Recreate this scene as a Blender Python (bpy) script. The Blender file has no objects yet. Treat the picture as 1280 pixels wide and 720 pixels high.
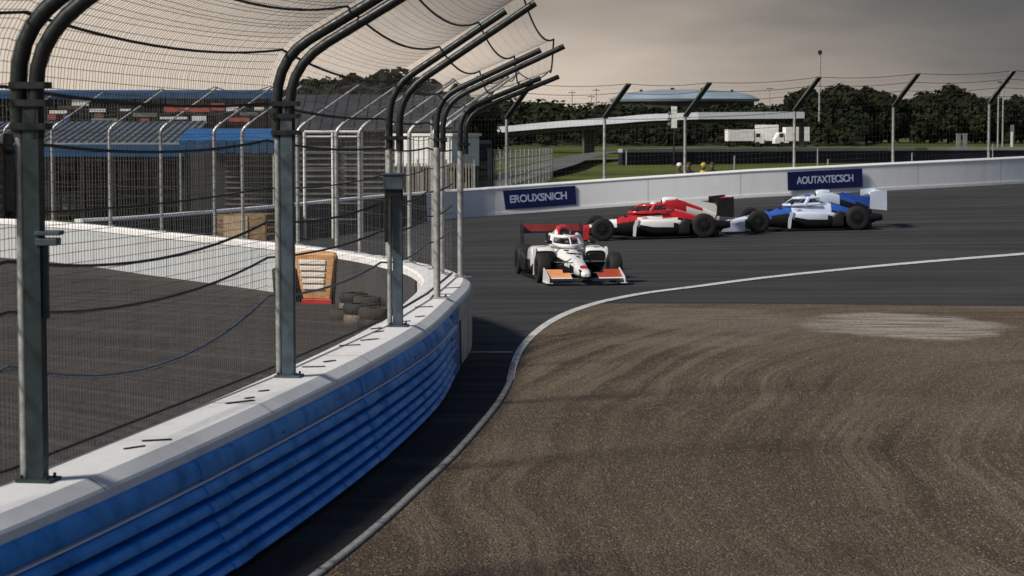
import bpy, bmesh, math, random
from mathutils import Vector, Matrix
R = math.radians
rnd = random.Random(7)
S = bpy.context.scene
COL = S.collection

# ------------------------------------------------------------------ camera
CAM_H, F_PX = 3.5, 2800.0
PITCH = math.atan(202.0 / F_PX)
cam_d = bpy.data.cameras.new('camera')
cam_d.sensor_width = 36.0
cam_d.lens = 36.0 * F_PX / 1280.0
cam_d.clip_start, cam_d.clip_end = 0.3, 6000
cam = bpy.data.objects.new('camera', cam_d)
cam.location = (0, 0, CAM_H)
cam.rotation_euler = (math.pi / 2 - PITCH, 0, 0)
COL.objects.link(cam)
S.camera = cam
cam_d.dof.use_dof = True
cam_d.dof.focus_distance = 38.0
cam_d.dof.aperture_fstop = 5.6


def ray(px, py):
    cx, cy = (px - 640) / F_PX, (360 - py) / F_PX
    return Vector((cx, math.cos(PITCH) + cy * math.sin(PITCH), -math.sin(PITCH) + cy * math.cos(PITCH)))


def atz(px, py, z=0.0):
    d = ray(px, py)
    t = (z - CAM_H) / d.z
    return Vector((d.x * t, d.y * t, z))


def aty(px, py, Y):
    d = ray(px, py)
    t = Y / d.y
    return Vector((d.x * t, Y, CAM_H + d.z * t))


# ------------------------------------------------------------------ world
W = bpy.data.worlds.new('World')
S.world = W
W.use_nodes = True
nt = W.node_tree
nt.nodes.clear()
N, L = nt.nodes.new, nt.links.new
SUN_AZ = Vector((-0.87, -0.49)).normalized()
SUN_EL = R(41)
out = N('ShaderNodeOutputWorld')
sky = N('ShaderNodeTexSky')
sky.sky_type = 'NISHITA'
sky.sun_disc = False
sky.sun_elevation = SUN_EL
sky.sun_rotation = math.atan2(SUN_AZ.x, SUN_AZ.y)
bg1 = N('ShaderNodeBackground')
bg1.inputs['Strength'].default_value = 0.06
L(sky.outputs[0], bg1.inputs[0])
tc = N('ShaderNodeTexCoord')
mp = N('ShaderNodeMapping')
mp.inputs['Scale'].default_value = (1.5, 1.5, 7.0)
L(tc.outputs['Generated'], mp.inputs[0])
nz = N('ShaderNodeTexNoise')
nz.inputs['Scale'].default_value = 5.0
nz.inputs['Detail'].default_value = 6
nz.inputs['Roughness'].default_value = 0.5
L(mp.outputs[0], nz.inputs[0])
sep = N('ShaderNodeSeparateXYZ')
L(tc.outputs['Generated'], sep.inputs[0])


def wmath(op, a, b=None, clamp=False):
    n = N('ShaderNodeMath')
    n.operation = op
    n.use_clamp = clamp
    for i, v in enumerate((a, b)):
        if v is None:
            continue
        if hasattr(v, 'is_linked'):
            L(v, n.inputs[i])
        else:
            n.inputs[i].default_value = v
    return n.outputs[0]


# a low bank of darker cloud stands to the north-east and closes over the view as it rises
el = wmath('MULTIPLY', sep.outputs[2], 7.0)
azr = wmath('MULTIPLY', sep.outputs[0], 2.3)
s1 = wmath('ADD', el, azr)
s2 = wmath('ADD', s1, wmath('MULTIPLY', wmath('SUBTRACT', nz.outputs[0], 0.5), 0.6))
cr = N('ShaderNodeValToRGB')
cr.color_ramp.interpolation = 'B_SPLINE'
e = cr.color_ramp.elements
e[0].position = 0.0
e[0].color = (0.76, 0.65, 0.54, 1)
e[1].position = 1.0
e[1].color = (0.070, 0.082, 0.090, 1)
x = e.new(0.28); x.color = (0.49, 0.42, 0.355, 1)
x = e.new(0.64); x.color = (0.20, 0.183, 0.168, 1)
L(s2, cr.inputs[0])
bg2 = N('ShaderNodeBackground')
L(cr.outputs[0], bg2.inputs[0])
bg2.inputs['Strength'].default_value = 1.0
# higher up the cloud thins and the clear sky shows
hi = N('ShaderNodeMapRange')
hi.inputs['From Min'].default_value = 0.12
hi.inputs['From Max'].default_value = 0.40
L(sep.outputs[2], hi.inputs['Value'])
mx = N('ShaderNodeMixShader')
L(hi.outputs[0], mx.inputs[0])
L(bg2.outputs[0], mx.inputs[1])
L(bg1.outputs[0], mx.inputs[2])
L(mx.outputs[0], out.inputs[0])

sun_d = bpy.data.lights.new('sun', 'SUN')
sun_d.energy = 3.9
sun_d.angle = R(10)
sun_d.color = (1.0, 0.93, 0.84)
sun = bpy.data.objects.new('sun', sun_d)
sd = Vector((SUN_AZ.x * math.cos(SUN_EL), SUN_AZ.y * math.cos(SUN_EL), math.sin(SUN_EL)))
sun.rotation_euler = (-sd).to_track_quat('-Z', 'Y').to_euler()
sun.location = (-30, -10, 40)
COL.objects.link(sun)

S.render.engine = 'CYCLES'
S.cycles.use_denoising = True
S.cycles.max_bounces = 6
S.cycles.transparent_max_bounces = 16
S.view_settings.view_transform = 'Standard'
S.view_settings.look = 'None'
S.view_settings.exposure = 0.0
S.view_settings.gamma = 1.0
S.render.resolution_x, S.render.resolution_y = 1024, 576

# ------------------------------------------------------------------ materials


class G:
    """small node-graph helper"""

    def __init__(self, name):
        m = bpy.data.materials.new(name)
        m.use_nodes = True
        self.m, self.t = m, m.node_tree
        self.b = next(n for n in self.t.nodes if n.type == 'BSDF_PRINCIPLED')
        g = self.n('ShaderNodeNewGeometry')
        c = self.n('ShaderNodeTexCoord')
        self.pos, self.obj = g.outputs['Position'], c.outputs['Object']

    def n(self, k):
        return self.t.nodes.new(k)

    def put(self, s, v):
        if hasattr(v, 'is_linked'):
            self.t.links.new(v, s)
        elif isinstance(v, tuple) and len(v) == 3 and s.type == 'RGBA':
            s.default_value = (*v, 1)
        else:
            s.default_value = v

    def noise(self, vec, scale, detail=4, rough=0.55, dist=0.0):
        n = self.n('ShaderNodeTexNoise')
        self.put(n.inputs['Vector'], vec)
        n.inputs['Scale'].default_value = scale
        n.inputs['Detail'].default_value = detail
        n.inputs['Roughness'].default_value = rough
        n.inputs['Distortion'].default_value = dist
        return n.outputs[0]

    def map(self, vec, scale=(1, 1, 1), loc=(0, 0, 0), rot=(0, 0, 0)):
        n = self.n('ShaderNodeMapping')
        self.put(n.inputs[0], vec)
        n.inputs['Scale'].default_value = scale
        n.inputs['Location'].default_value = loc
        n.inputs['Rotation'].default_value = rot
        return n.outputs[0]

    def ramp(self, fac, a, b, lo=0.0, hi=1.0):
        n = self.n('ShaderNodeMapRange')
        n.interpolation_type = 'SMOOTHSTEP'
        self.put(n.inputs['Value'], fac)
        n.inputs['From Min'].default_value = a
        n.inputs['From Max'].default_value = b
        n.inputs['To Min'].default_value = lo
        n.inputs['To Max'].default_value = hi
        return n.outputs[0]

    def mix(self, f, a, b, mode='MIX'):
        n = self.n('ShaderNodeMix')
        n.data_type = 'RGBA'
        n.blend_type = mode
        self.put(n.inputs[0], f)
        self.put(n.inputs[6], a)
        self.put(n.inputs[7], b)
        return n.outputs[2]

    def math(self, op, a, b=0.0, c=None):
        n = self.n('ShaderNodeMath')
        n.operation = op
        self.put(n.inputs[0], a)
        self.put(n.inputs[1], b)
        if c is not None:
            self.put(n.inputs[2], c)
        return n.outputs[0]

    def vdist(self, a, p):
        n = self.n('ShaderNodeVectorMath')
        n.operation = 'DISTANCE'
        self.put(n.inputs[0], a)
        n.inputs[1].default_value = p
        return n.outputs['Value']

    def bump(self, h, strength=0.3, dist=0.01):
        n = self.n('ShaderNodeBump')
        n.inputs['Strength'].default_value = strength
        n.inputs['Distance'].default_value = dist
        self.put(n.inputs['Height'], h)
        self.t.links.new(n.outputs[0], self.b.inputs['Normal'])

    def fin(self, col, rough=0.6, metal=0.0, coat=0.0, spec=0.5):
        self.put(self.b.inputs['Base Color'], col)
        self.put(self.b.inputs['Roughness'], rough)
        self.b.inputs['Metallic'].default_value = metal
        self.b.inputs['Coat Weight'].default_value = coat
        self.b.inputs['Specular IOR Level'].default_value = spec
        return self.m


def plain(name, c, rough=0.6, metal=0.0, var=0.25, scale=4.0, coat=0.0, bump=0.0, bscale=60, spec=0.5):
    g = G(name)
    n = g.noise(g.obj, scale, 5, 0.6)
    dark = tuple(v * (1 - var) for v in c)
    lite = tuple(min(1, v * (1 + var * 0.6)) for v in c)
    col = g.mix(g.ramp(n, 0.3, 0.7), dark, lite)
    if bump:
        g.bump(g.noise(g.obj, bscale, 3), bump, 0.01)
    r = g.ramp(g.noise(g.obj, scale * 2.3, 3), 0.3, 0.7, max(0.05, rough - 0.1), min(1, rough + 0.1))
    return g.fin(col, r, metal, coat, spec)


def m_asphalt(name, base, streak, streak_amt, ang, brown=(1, 1, 1), ring=None):
    g = G(name)
    fine = g.noise(g.pos, 45, 3, 0.7)
    big = g.noise(g.map(g.pos, (0.25, 0.25, 1)), 1.0, 4)
    if ring:
        d = g.vdist(g.map(g.pos, (1, 1, 0)), (ring[0], ring[1], 0))
        cx = g.n('ShaderNodeCombineXYZ')
        g.put(cx.inputs[0], g.math('MULTIPLY', d, 1.5))
        g.put(cx.inputs[1], g.noise(g.pos, 0.12, 2))
        st = g.noise(cx.outputs[0], 2.2, 5, 0.65, 0.15)
    else:
        st = g.noise(g.map(g.pos, (0.08, 1.6, 1), (0, 0, 0), (0, 0, ang)), 1.0, 6, 0.6, 0.3)
    base2 = tuple(base * b for b in brown)
    c = g.mix(g.ramp(big, 0.3, 0.7), tuple(v * 0.75 for v in base2), tuple(v * 1.2 for v in base2))
    c = g.mix(g.math('MULTIPLY', g.ramp(st, 0.42, 0.66), streak_amt), c, tuple(streak * b for b in brown))
    c = g.mix(g.ramp(fine, 0.35, 0.75), g.mix(0.45, c, (0, 0, 0)), g.mix(0.06, c, (0.5, 0.5, 0.5)))
    g.bump(fine, 0.35, 0.01)
    return g.fin(c, g.ramp(st, 0.35, 0.7, 0.95, 0.72), spec=0.25)


def m_gravel():
    g = G('gravel')
    f1 = g.noise(g.pos, 14, 4, 0.75)
    v = g.n('ShaderNodeTexVoronoi')
    g.put(v.inputs['Vector'], g.map(g.pos, (1, 1, 0.0)))
    v.inputs['Scale'].default_value = 46
    sepc = g.n('ShaderNodeSeparateColor')
    g.put(sepc.inputs[0], v.outputs['Color'])
    stone = sepc.outputs[0]
    big = g.noise(g.map(g.pos, (0.16, 0.16, 0)), 1.0, 5, 0.6)
    c = g.mix(g.ramp(big, 0.3, 0.7), (0.115, 0.084, 0.055), (0.185, 0.137, 0.093))
    # raked and driven-over arcs
    w = g.n('ShaderNodeVectorMath')
    w.operation = 'DISTANCE'
    wob = g.noise(g.map(g.pos, (0.10, 0.10, 0)), 1.0, 2)
    g.put(w.inputs[0], g.map(g.pos, (1.0, 0.42, 0), (0, 0, 0), (0, 0, 0)))
    w.inputs[1].default_value = (9.5, 8.6, 0)
    rr = g.math('ADD', w.outputs['Value'], g.math('MULTIPLY', wob, 2.2))
    cx = g.n('ShaderNodeCombineXYZ')
    g.put(cx.inputs[0], g.math('MULTIPLY', rr, 2.6))
    g.put(cx.inputs[1], g.math('MULTIPLY', wob, 1.6))
    arcs = g.noise(cx.outputs[0], 1.6, 7, 0.72)
    amsk = g.ramp(g.noise(g.map(g.pos, (0.22, 0.10, 0), (7, 3, 0)), 1.0, 3, 0.6), 0.36, 0.62, 0.25, 1.0)
    c = g.mix(g.math('MULTIPLY', g.math('MULTIPLY', g.ramp(arcs, 0.50, 0.58), amsk), 0.55), c, (0.30, 0.235, 0.165))
    c = g.mix(g.math('MULTIPLY', g.math('MULTIPLY', g.ramp(arcs, 0.47, 0.39), amsk), 0.5), c, (0.045, 0.034, 0.025))
    # dusty pale patches where cars have run wide
    for (px, py, rx, ry, amt, col) in ((1130, 408, 1.95, 2.9, 1.0, (0.48, 0.44, 0.37)), (885, 400, 1.9, 2.6, 0.7, (0.29, 0.245, 0.19)),
                                       (860, 428, 1.5, 1.0, 0.6, (0.27, 0.23, 0.18)), (655, 520, 0.5, 3.0, 0.40, (0.20, 0.17, 0.14)),
                                       (990, 410, 1.2, 2.2, 0.3, (0.24, 0.21, 0.17))):
        p = atz(px, py, 0)
        wob2 = g.noise(g.map(g.pos, (0.5, 0.25, 0)), 1.0, 4, 0.6)
        d = g.vdist(g.map(g.pos, (1 / rx, 1 / ry, 0)), (p.x / rx, p.y / ry, 0))
        d = g.math('ADD', d, g.math('MULTIPLY', g.math('SUBTRACT', wob2, 0.5), 1.2))
        lines = g.noise(g.map(g.pos, (0.7, 4.0, 0), (0, 0, 0), (0, 0, 0.06)), 1.0, 4, 0.6)
        msk = g.math('MULTIPLY', g.ramp(d, 1.05, 0.75), g.ramp(lines, 0.28, 0.62))
        c = g.mix(g.math('MULTIPLY', msk, amt), c, col)
    c = g.mix(g.ramp(stone, 0.50, 0.0), c, g.mix(0.38, c, (0.015, 0.012, 0.010)))
    c = g.mix(g.ramp(stone, 0.86, 1.0), c, g.mix(0.55, c, (0.50, 0.45, 0.38)))
    c = g.mix(g.ramp(f1, 0.35, 0.65), g.mix(0.30, c, (0, 0, 0)), c)
    g.bump(g.math('ADD', g.math('MULTIPLY', v.outputs['Distance'], -1.0), g.math('MULTIPLY', f1, 0.5)), 0.8, 0.03)
    return g.fin(c, 0.95, spec=0.2)


def m_grass():
    g = G('grass')
    a = g.noise(g.map(g.pos, (0.02, 0.05, 0)), 1.0, 6, 0.6)
    b = g.noise(g.pos, 1.4, 4, 0.7)
    c = g.mix(g.ramp(a, 0.35, 0.65), (0.050, 0.070, 0.014), (0.125, 0.145, 0.032))
    c = g.mix(g.ramp(b, 0.3, 0.7), g.mix(0.4, c, (0.01, 0.012, 0.004)), c)
    g.bump(b, 0.6, 0.1)
    return g.fin(c, 0.95, spec=0.1)


def m_paint(name, c, dirt=(0.25, 0.23, 0.20), amt=0.45, scale=1.5, rough=0.55, joints=0.0, streaks=True):
    """weathered outdoor paint: stains running down, scuffs, panel joints"""
    g = G(name)
    n = g.noise(g.pos, scale, 6, 0.65)
    st = g.noise(g.map(g.pos, (3.0, 3.0, 0.25)), 1.0, 5, 0.6)
    scuff = g.noise(g.map(g.pos, (0.35, 0.35, 9.0)), 1.0, 6, 0.7)
    col = g.mix(g.math('MULTIPLY', g.ramp(n, 0.45, 0.75), amt), c, dirt)
    if streaks:
        col = g.mix(g.math('MULTIPLY', g.ramp(st, 0.52, 0.78), amt * 0.7), col, dirt)
        col = g.mix(g.math('MULTIPLY', g.ramp(scuff, 0.60, 0.74), amt * 0.7), col, (0.08, 0.08, 0.09))
    if joints:
        sx = g.n('ShaderNodeSeparateXYZ'); g.put(sx.inputs[0], g.pos)
        fr = g.math('FRACT', g.math('DIVIDE', g.math('ADD', sx.outputs[0], 200.0), joints))
        col = g.mix(g.math('MULTIPLY', g.math('LESS_THAN', fr, 0.02 / joints), 0.7), col, (0.08, 0.08, 0.08))
    g.bump(g.noise(g.pos, 25, 3), 0.15, 0.01)
    return g.fin(col, g.ramp(n, 0.3, 0.7, rough - 0.1, rough + 0.15), spec=0.4)


def m_leaf(name, a, b, sc=0.35):
    g = G(name)
    n = g.noise(g.obj, sc, 3)
    n2 = g.noise(g.obj, sc * 5, 2)
    c = g.mix(g.ramp(n, 0.35, 0.65), a, b)
    c = g.mix(g.ramp(n2, 0.3, 0.7), g.mix(0.35, c, (0, 0, 0)), c)
    return g.fin(c, 0.85, spec=0.15)


def m_glass(name, tint=(0.015, 0.017, 0.02), alpha=0.45):
    g = G(name)
    g.b.inputs['Alpha'].default_value = alpha
    return g.fin(tint, 0.08, spec=0.6)


M = {}
M['track'] = m_asphalt('track_asphalt', 0.034, 0.072, 0.8, 0.10)
M['strip'] = m_asphalt('new_asphalt_shaded', 0.011, 0.018, 0.4, 1.35)  # newer surface, made darker still to stand in for the wall's shadow
M['lot'] = m_asphalt('worn_asphalt', 0.030, 0.085, 0.9, 0, (1.15, 1.0, 0.86), ring=(-26.0, 6.0))
M['road'] = m_asphalt('service_road', 0.14, 0.18, 0.4, 0.2)
M['gravel'] = m_gravel()
M['grass'] = m_grass()
M['line'] = m_paint('line_paint', (0.62, 0.62, 0.60), (0.07, 0.07, 0.07), 0.75, 5.0, 0.7, streaks=False)
M['kerb'] = m_paint('kerb_concrete', (0.30, 0.29, 0.28), (0.07, 0.065, 0.06), 1.0, 9.0, 0.85, streaks=False)
M['cap'] = m_paint('white_cap_paint', (0.88, 0.88, 0.87), (0.45, 0.42, 0.38), 0.35, 1.6)
M['white_wall'] = m_paint('white_wall_paint', (0.90, 0.92, 0.94), (0.55, 0.55, 0.56), 0.3, 0.5, joints=3.6)
M['far_cap'] = plain('bright_cap_paint', (0.86, 0.87, 0.88), 0.5, var=0.05)
M['return_wall'] = m_paint('return_wall_paint', (0.50, 0.53, 0.54), (0.34, 0.34, 0.34), 0.5, 0.8, joints=2.4)
M['wire_back'] = plain('dull_mesh_wire', (0.11, 0.115, 0.115), 0.6, 0.3, 0.3, 2)
M['end_wall'] = m_paint('bare_concrete', (0.68, 0.62, 0.51), (0.16, 0.14, 0.12), 0.7, 2.0, 0.85)
M['blue_rail'] = m_paint('blue_rail_paint', (0.002, 0.29, 0.84), (0.006, 0.09, 0.28), 0.7, 2.6, 0.42)
M['blue_patch'] = m_paint('blue_sheet_paint', (0.005, 0.15, 0.44), (0.42, 0.42, 0.42), 1.0, 2.2, 0.5)
M['gap'] = plain('rail_backing', (0.012, 0.018, 0.035), 0.8)
M['pipe_dark'] = plain('painted_dark_steel', (0.018, 0.023, 0.023), 0.45, 0.2, 0.35, 6)
M['pipe'] = plain('galvanised_pipe', (0.46, 0.47, 0.46), 0.48, 0.5, 0.3, 8)
M['post'] = plain('blue_grey_steel', (0.085, 0.115, 0.14), 0.5, 0.3, 0.35, 5)
M['postd'] = plain('dark_teal_steel', (0.030, 0.047, 0.052), 0.5, 0.3, 0.35, 5)
M['wire'] = plain('mesh_wire', (0.15, 0.145, 0.135), 0.6, 0.3, 0.3, 2)
M['wire_pale'] = plain('pale_mesh_wire', (0.36, 0.36, 0.34), 0.5, 0.4, 0.3, 2)
M['cable'] = plain('steel_cable', (0.018, 0.019, 0.021), 0.5, 0.4, 0.3, 20)
M['cable_blue'] = plain('blue_grey_cable', (0.10, 0.13, 0.17), 0.5, 0.4, 0.3, 20)
M['black'] = plain('black_plastic', (0.012, 0.012, 0.013), 0.5, var=0.2)
M['carbon'] = plain('carbon_black', (0.014, 0.014, 0.016), 0.35, var=0.3, scale=30)
M['tyre'] = plain('tyre_rubber', (0.013, 0.013, 0.013), 0.75, var=0.3, scale=12)
M['rim'] = plain('dark_rim', (0.05, 0.05, 0.055), 0.35, 0.7)
M['car_white'] = plain('white_car_paint', (0.86, 0.86, 0.84), 0.25, var=0.06, coat=0.6, scale=2)
M['car_red'] = plain('red_car_paint', (0.50, 0.018, 0.022), 0.28, var=0.12, coat=0.6, scale=2)
M['car_blue'] = plain('blue_car_paint', (0.03, 0.10, 0.42), 0.28, var=0.12, coat=0.6, scale=2)
M['car_silver'] = plain('pale_blue_car_paint', (0.62, 0.70, 0.84), 0.25, var=0.08, coat=0.6, scale=2)
M['car_orange_red'] = plain('orange_red_car_paint', (0.50, 0.07, 0.03), 0.3, var=0.12, coat=0.5, scale=2)
M['banner_red'] = plain('faded_red_banner', (0.42, 0.09, 0.06), 0.7, var=0.3)
M['dark_red_flap'] = plain('dark_red_wing_paint', (0.20, 0.022, 0.015), 0.35, var=0.3, coat=0.4, scale=2)
M['orange'] = plain('orange_paint', (0.80, 0.36, 0.15), 0.45, var=0.15)
M['pale_orange'] = plain('faded_orange_plastic', (0.74, 0.40, 0.18), 0.6, var=0.2)
M['glass'] = m_glass('tinted_screen')
M['navy'] = plain('navy_board', (0.006, 0.012, 0.085), 0.4, var=0.15)
M['letter'] = plain('pale_lettering', (0.50, 0.58, 0.80), 0.5, var=0.1)
M['navy_dark'] = plain('dark_navy_panel', (0.008, 0.010, 0.026), 0.6, var=0.4, scale=0.4)
M['awning'] = m_paint('blue_awning_cloth', (0.004, 0.070, 0.19), (0.004, 0.03, 0.10), 0.5, 0.6, 0.7)
M['awning_lite'] = plain('bright_blue_cloth', (0.006, 0.12, 0.36), 0.6, var=0.2, scale=1)
M['roof_grey'] = plain('ribbed_roof_sheet', (0.16, 0.20, 0.23), 0.5, 0.2, 0.3, 1)
M['dark_wall'] = plain('dark_cladding', (0.022, 0.025, 0.028), 0.7, var=0.5, scale=0.8)
M['shed_wall'] = plain('grey_cladding', (0.075, 0.072, 0.068), 0.7, var=0.4, scale=0.8)
M['shed_roof'] = plain('slate_roof_sheet', (0.045, 0.046, 0.052), 0.6, var=0.35, scale=0.7)
M['slat'] = plain('grey_slat', (0.20, 0.20, 0.19), 0.6, var=0.3, scale=3)
M['window'] = plain('dull_window', (0.30, 0.32, 0.32), 0.25, var=0.5, scale=2)
M['white_metal'] = plain('white_sheet_metal', (0.84, 0.84, 0.81), 0.5, var=0.12, scale=2)
M['wood'] = plain('crate_wood', (0.30, 0.19, 0.10), 0.8, var=0.35, scale=6)
M['pale_wood'] = plain('pale_plywood', (0.50, 0.38, 0.24), 0.8, var=0.2, scale=5)
M['concrete'] = m_paint('grey_concrete', (0.34, 0.34, 0.34), (0.15, 0.14, 0.13), 0.5, 0.3, 0.8)
M['deck_white'] = m_paint('pale_parapet', (0.50, 0.53, 0.58), (0.25, 0.26, 0.30), 0.5, 0.08, 0.6)
M['arena_roof'] = plain('pale_blue_roof', (0.30, 0.37, 0.44), 0.45, 0.1, 0.2, 0.06)
M['beige'] = plain('beige_cladding', (0.33, 0.29, 0.24), 0.7, var=0.2, scale=1)
M['bark'] = plain('bark', (0.05, 0.04, 0.03), 0.9, var=0.4, scale=2)
M['leaf_a'] = m_leaf('dark_leaves', (0.008, 0.012, 0.005), (0.019, 0.025, 0.009))
M['leaf_b'] = m_leaf('olive_leaves', (0.011, 0.014, 0.005), (0.026, 0.029, 0.010))
M['leaf_wood'] = m_leaf('wood_leaves', (0.009, 0.014, 0.005), (0.025, 0.032, 0.011), 0.03)
M['soil'] = plain('hill_soil', (0.030, 0.036, 0.016), 0.95, var=0.4, scale=0.05)
M['skin'] = plain('skin', (0.42, 0.24, 0.16), 0.5, var=0.08)
M['yellow'] = plain('yellow_vest', (0.62, 0.50, 0.04), 0.7, var=0.15)
M['hi_orange'] = plain('orange_vest', (0.75, 0.26, 0.03), 0.7, var=0.15)
M['cloth_dark'] = plain('dark_cloth', (0.014, 0.014, 0.017), 0.85, var=0.3)
M['cloth_brown'] = plain('brown_cloth', (0.08, 0.045, 0.03), 0.85, var=0.3)
M['shade_concrete'] = m_paint('shade_concrete', (0.055, 0.055, 0.058), (0.02, 0.02, 0.02), 0.6, 0.8, 0.8)  # dark colour standing in for shade on wall faces
M['stone'] = plain('pebbles', (0.17, 0.14, 0.11), 0.9, var=0.5, scale=9)

# ------------------------------------------------------------------ mesh helpers


class MB:
    def __init__(self):
        self.v, self.f, self.mi, self.mats, self.cur = [], [], [], [], 0

    def use(self, mat):
        if mat not in self.mats:
            self.mats.append(mat)
        self.cur = self.mats.index(mat)
        return self

    def face(self, idx):
        self.f.append(idx)
        self.mi.append(self.cur)

    def pts(self, ps):
        b = len(self.v)
        self.v += [tuple(p) for p in ps]
        return b

    def poly(self, ps):
        b = self.pts(ps)
        self.face(tuple(range(b, b + len(ps))))
        return self

    def box(self, c, s, rz=0.0, m=None):
        cx, cy, cz = c
        hx, hy, hz = s[0] / 2, s[1] / 2, s[2] / 2
        co, si = math.cos(rz), math.sin(rz)
        P = []
        for dz in (-hz, hz):
            for dx, dy in ((-hx, -hy), (hx, -hy), (hx, hy), (-hx, hy)):
                P.append(Vector((cx + dx * co - dy * si, cy + dx * si + dy * co, cz + dz)))
        if m:
            P = [m @ p for p in P]
        b = self.pts(P)
        for q in ((3, 2, 1, 0), (4, 5, 6, 7), (0, 1, 5, 4), (1, 2, 6, 5), (2, 3, 7, 6), (3, 0, 4, 7)):
            self.face(tuple(b + i for i in q))
        return self

    def tube(self, path, r, n=8, caps=True):
        path = [Vector(p) for p in path]
        rs = r if isinstance(r, (list, tuple)) else [r] * len(path)
        b = len(self.v)
        prev = None
        for i, p in enumerate(path):
            t = (path[min(i + 1, len(path) - 1)] - path[max(i - 1, 0)])
            t = t.normalized() if t.length > 1e-9 else Vector((0, 0, 1))
            if prev is None:
                a = t.cross(Vector((0, 0, 1)) if abs(t.z) < 0.9 else Vector((1, 0, 0))).normalized()
            else:
                a = (prev - t * prev.dot(t)).normalized()
            prev = a
            c = t.cross(a)
            for k in range(n):
                an = 2 * math.pi * k / n
                self.v.append(tuple(p + (a * math.cos(an) + c * math.sin(an)) * rs[i]))
        for i in range(len(path) - 1):
            for k in range(n):
                k2 = (k + 1) % n
                self.face((b + i * n + k, b + i * n + k2, b + (i + 1) * n + k2, b + (i + 1) * n + k))
        if caps:
            self.face(tuple(b + k for k in reversed(range(n))))
            e0 = b + (len(path) - 1) * n
            self.face(tuple(e0 + k for k in range(n)))
        return self

    def loft(self, rings, closed=True, caps=True):
        n = len(rings[0])
        b = len(self.v)
        for rg in rings:
            self.v += [tuple(p) for p in rg]
        for i in range(len(rings) - 1):
            for k in range(n if closed else n - 1):
                k2 = (k + 1) % n
                self.face((b + i * n + k, b + (i + 1) * n + k, b + (i + 1) * n + k2, b + i * n + k2))
        if caps and closed:
            self.face(tuple(b + k for k in range(n)))
            e0 = b + (len(rings) - 1) * n
            self.face(tuple(e0 + k for k in reversed(range(n))))
        return self

    def lathe(self, prof, axis_o, axis='y', n=28):
        """prof: list of (radius, offset along axis)"""
        rings = []
        for rad, off in prof:
            rg = []
            for k in range(n):
                a = 2 * math.pi * k / n
                if axis == 'y':
                    rg.append(Vector(axis_o) + Vector((rad * math.cos(a), off, rad * math.sin(a))))
                else:
                    rg.append(Vector(axis_o) + Vector((rad * math.cos(a), rad * math.sin(a), off)))
            rings.append(rg)
        return self.loft(rings)

    def build(self, name, mat=None, parent=None, smooth=False, bevel=0.0):
        me = bpy.data.meshes.new(name)
        me.from_pydata(self.v, [], self.f)
        mats = self.mats or [mat]
        for m in mats:
            me.materials.append(M[m])
        if self.mats:
            me.polygons.foreach_set('material_index', self.mi)
        me.validate()
        bm = bmesh.new()
        bm.from_mesh(me)
        bmesh.ops.recalc_face_normals(bm, faces=bm.faces)
        bm.to_mesh(me)
        bm.free()
        if smooth:
            me.polygons.foreach_set('use_smooth', [True] * len(me.polygons))
            me.set_sharp_from_angle(angle=R(38))
        o = bpy.data.objects.new(name, me)
        COL.objects.link(o)
        if parent:
            o.parent = parent
        if bevel:
            md = o.modifiers.new('bevel', 'BEVEL')
            md.width = bevel
            md.segments = 2
            md.limit_method = 'ANGLE'
        return o


def tag(o, label=None, cat=None, group=None, kind=None):
    if label: o['label'] = label
    if cat: o['category'] = cat
    if group: o['group'] = group
    if kind: o['kind'] = kind
    return o


def thing(name, loc, label, cat, group=None, rz=0.0):
    o = bpy.data.objects.new(name, None)
    o.location = loc
    o.rotation_euler = (0, 0, rz)
    o.empty_display_size = 0.2
    COL.objects.link(o)
    return tag(o, label, cat, group)


def adopt(parent, kids):
    """make world-space meshes children of a thing placed at its base"""
    inv = Matrix.Translation(parent.location) @ parent.rotation_euler.to_matrix().to_4x4()
    inv = inv.inverted()
    for k in kids:
        k.data.transform(inv)
        k.parent = parent


def catmull(ps, step=0.5):
    out = []
    n = len(ps)
    for i in range(n - 1):
        p0, p1, p2, p3 = (Vector(ps[max(i - 1, 0)]), Vector(ps[i]), Vector(ps[i + 1]), Vector(ps[min(i + 2, n - 1)]))
        k = max(1, int((p2 - p1).length / step))
        for j in range(k):
            t = j / k
            out.append(0.5 * ((2 * p1) + (p2 - p0) * t + (2 * p0 - 5 * p1 + 4 * p2 - p3) * t * t + (3 * p1 - p0 - 3 * p2 + p3) * t ** 3))
    out.append(Vector(ps[-1]))
    return out


def frames(path):
    """2D tangent/right-hand normal for each path point"""
    fr = []
    for i, p in enumerate(path):
        t = path[min(i + 1, len(path) - 1)] - path[max(i - 1, 0)]
        t = Vector((t.x, t.y)).normalized()
        fr.append((t, Vector((t.y, -t.x))))
    return fr


def sstep(a, b, x):
    t = max(0, min(1, (x - a) / (b - a)))
    return t * t * (3 - 2 * t)


def interp(tab, x):
    if x <= tab[0][0]: return tab[0][1]
    for (a, u), (b, v) in zip(tab, tab[1:]):
        if x <= b:
            return u + (v - u) * (x - a) / (b - a)
    return tab[-1][1]


# ------------------------------------------------------------------ layout in metres
far_pts = [(-11.3, 58.4), (-9.9, 61.0), (-7.35, 68.6), (-5.3, 76.5), (-3.6, 81.6), (-1.2, 84.6), (3, 85.6), (9.2, 86.6), (15, 88.2), (21, 90.8), (28, 95), (40, 103.5), (60, 120)]
FAR = catmull([(x, y, 0) for x, y in far_pts], 0.6)
ZB = [(-3.5, 0.0), (-1.2, 0.10), (4, 0.44), (9.2, 0.76), (15, 1.0), (21, 1.22), (40, 1.6), (60, 1.8)]
far_tab = [(p.x, p.y) for p in FAR]


def far_y(x):
    return interp(far_tab, x)


def bank(x, y):
    """height of the banked track"""
    return interp(ZB, x) * sstep(49, far_y(x), y)


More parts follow.
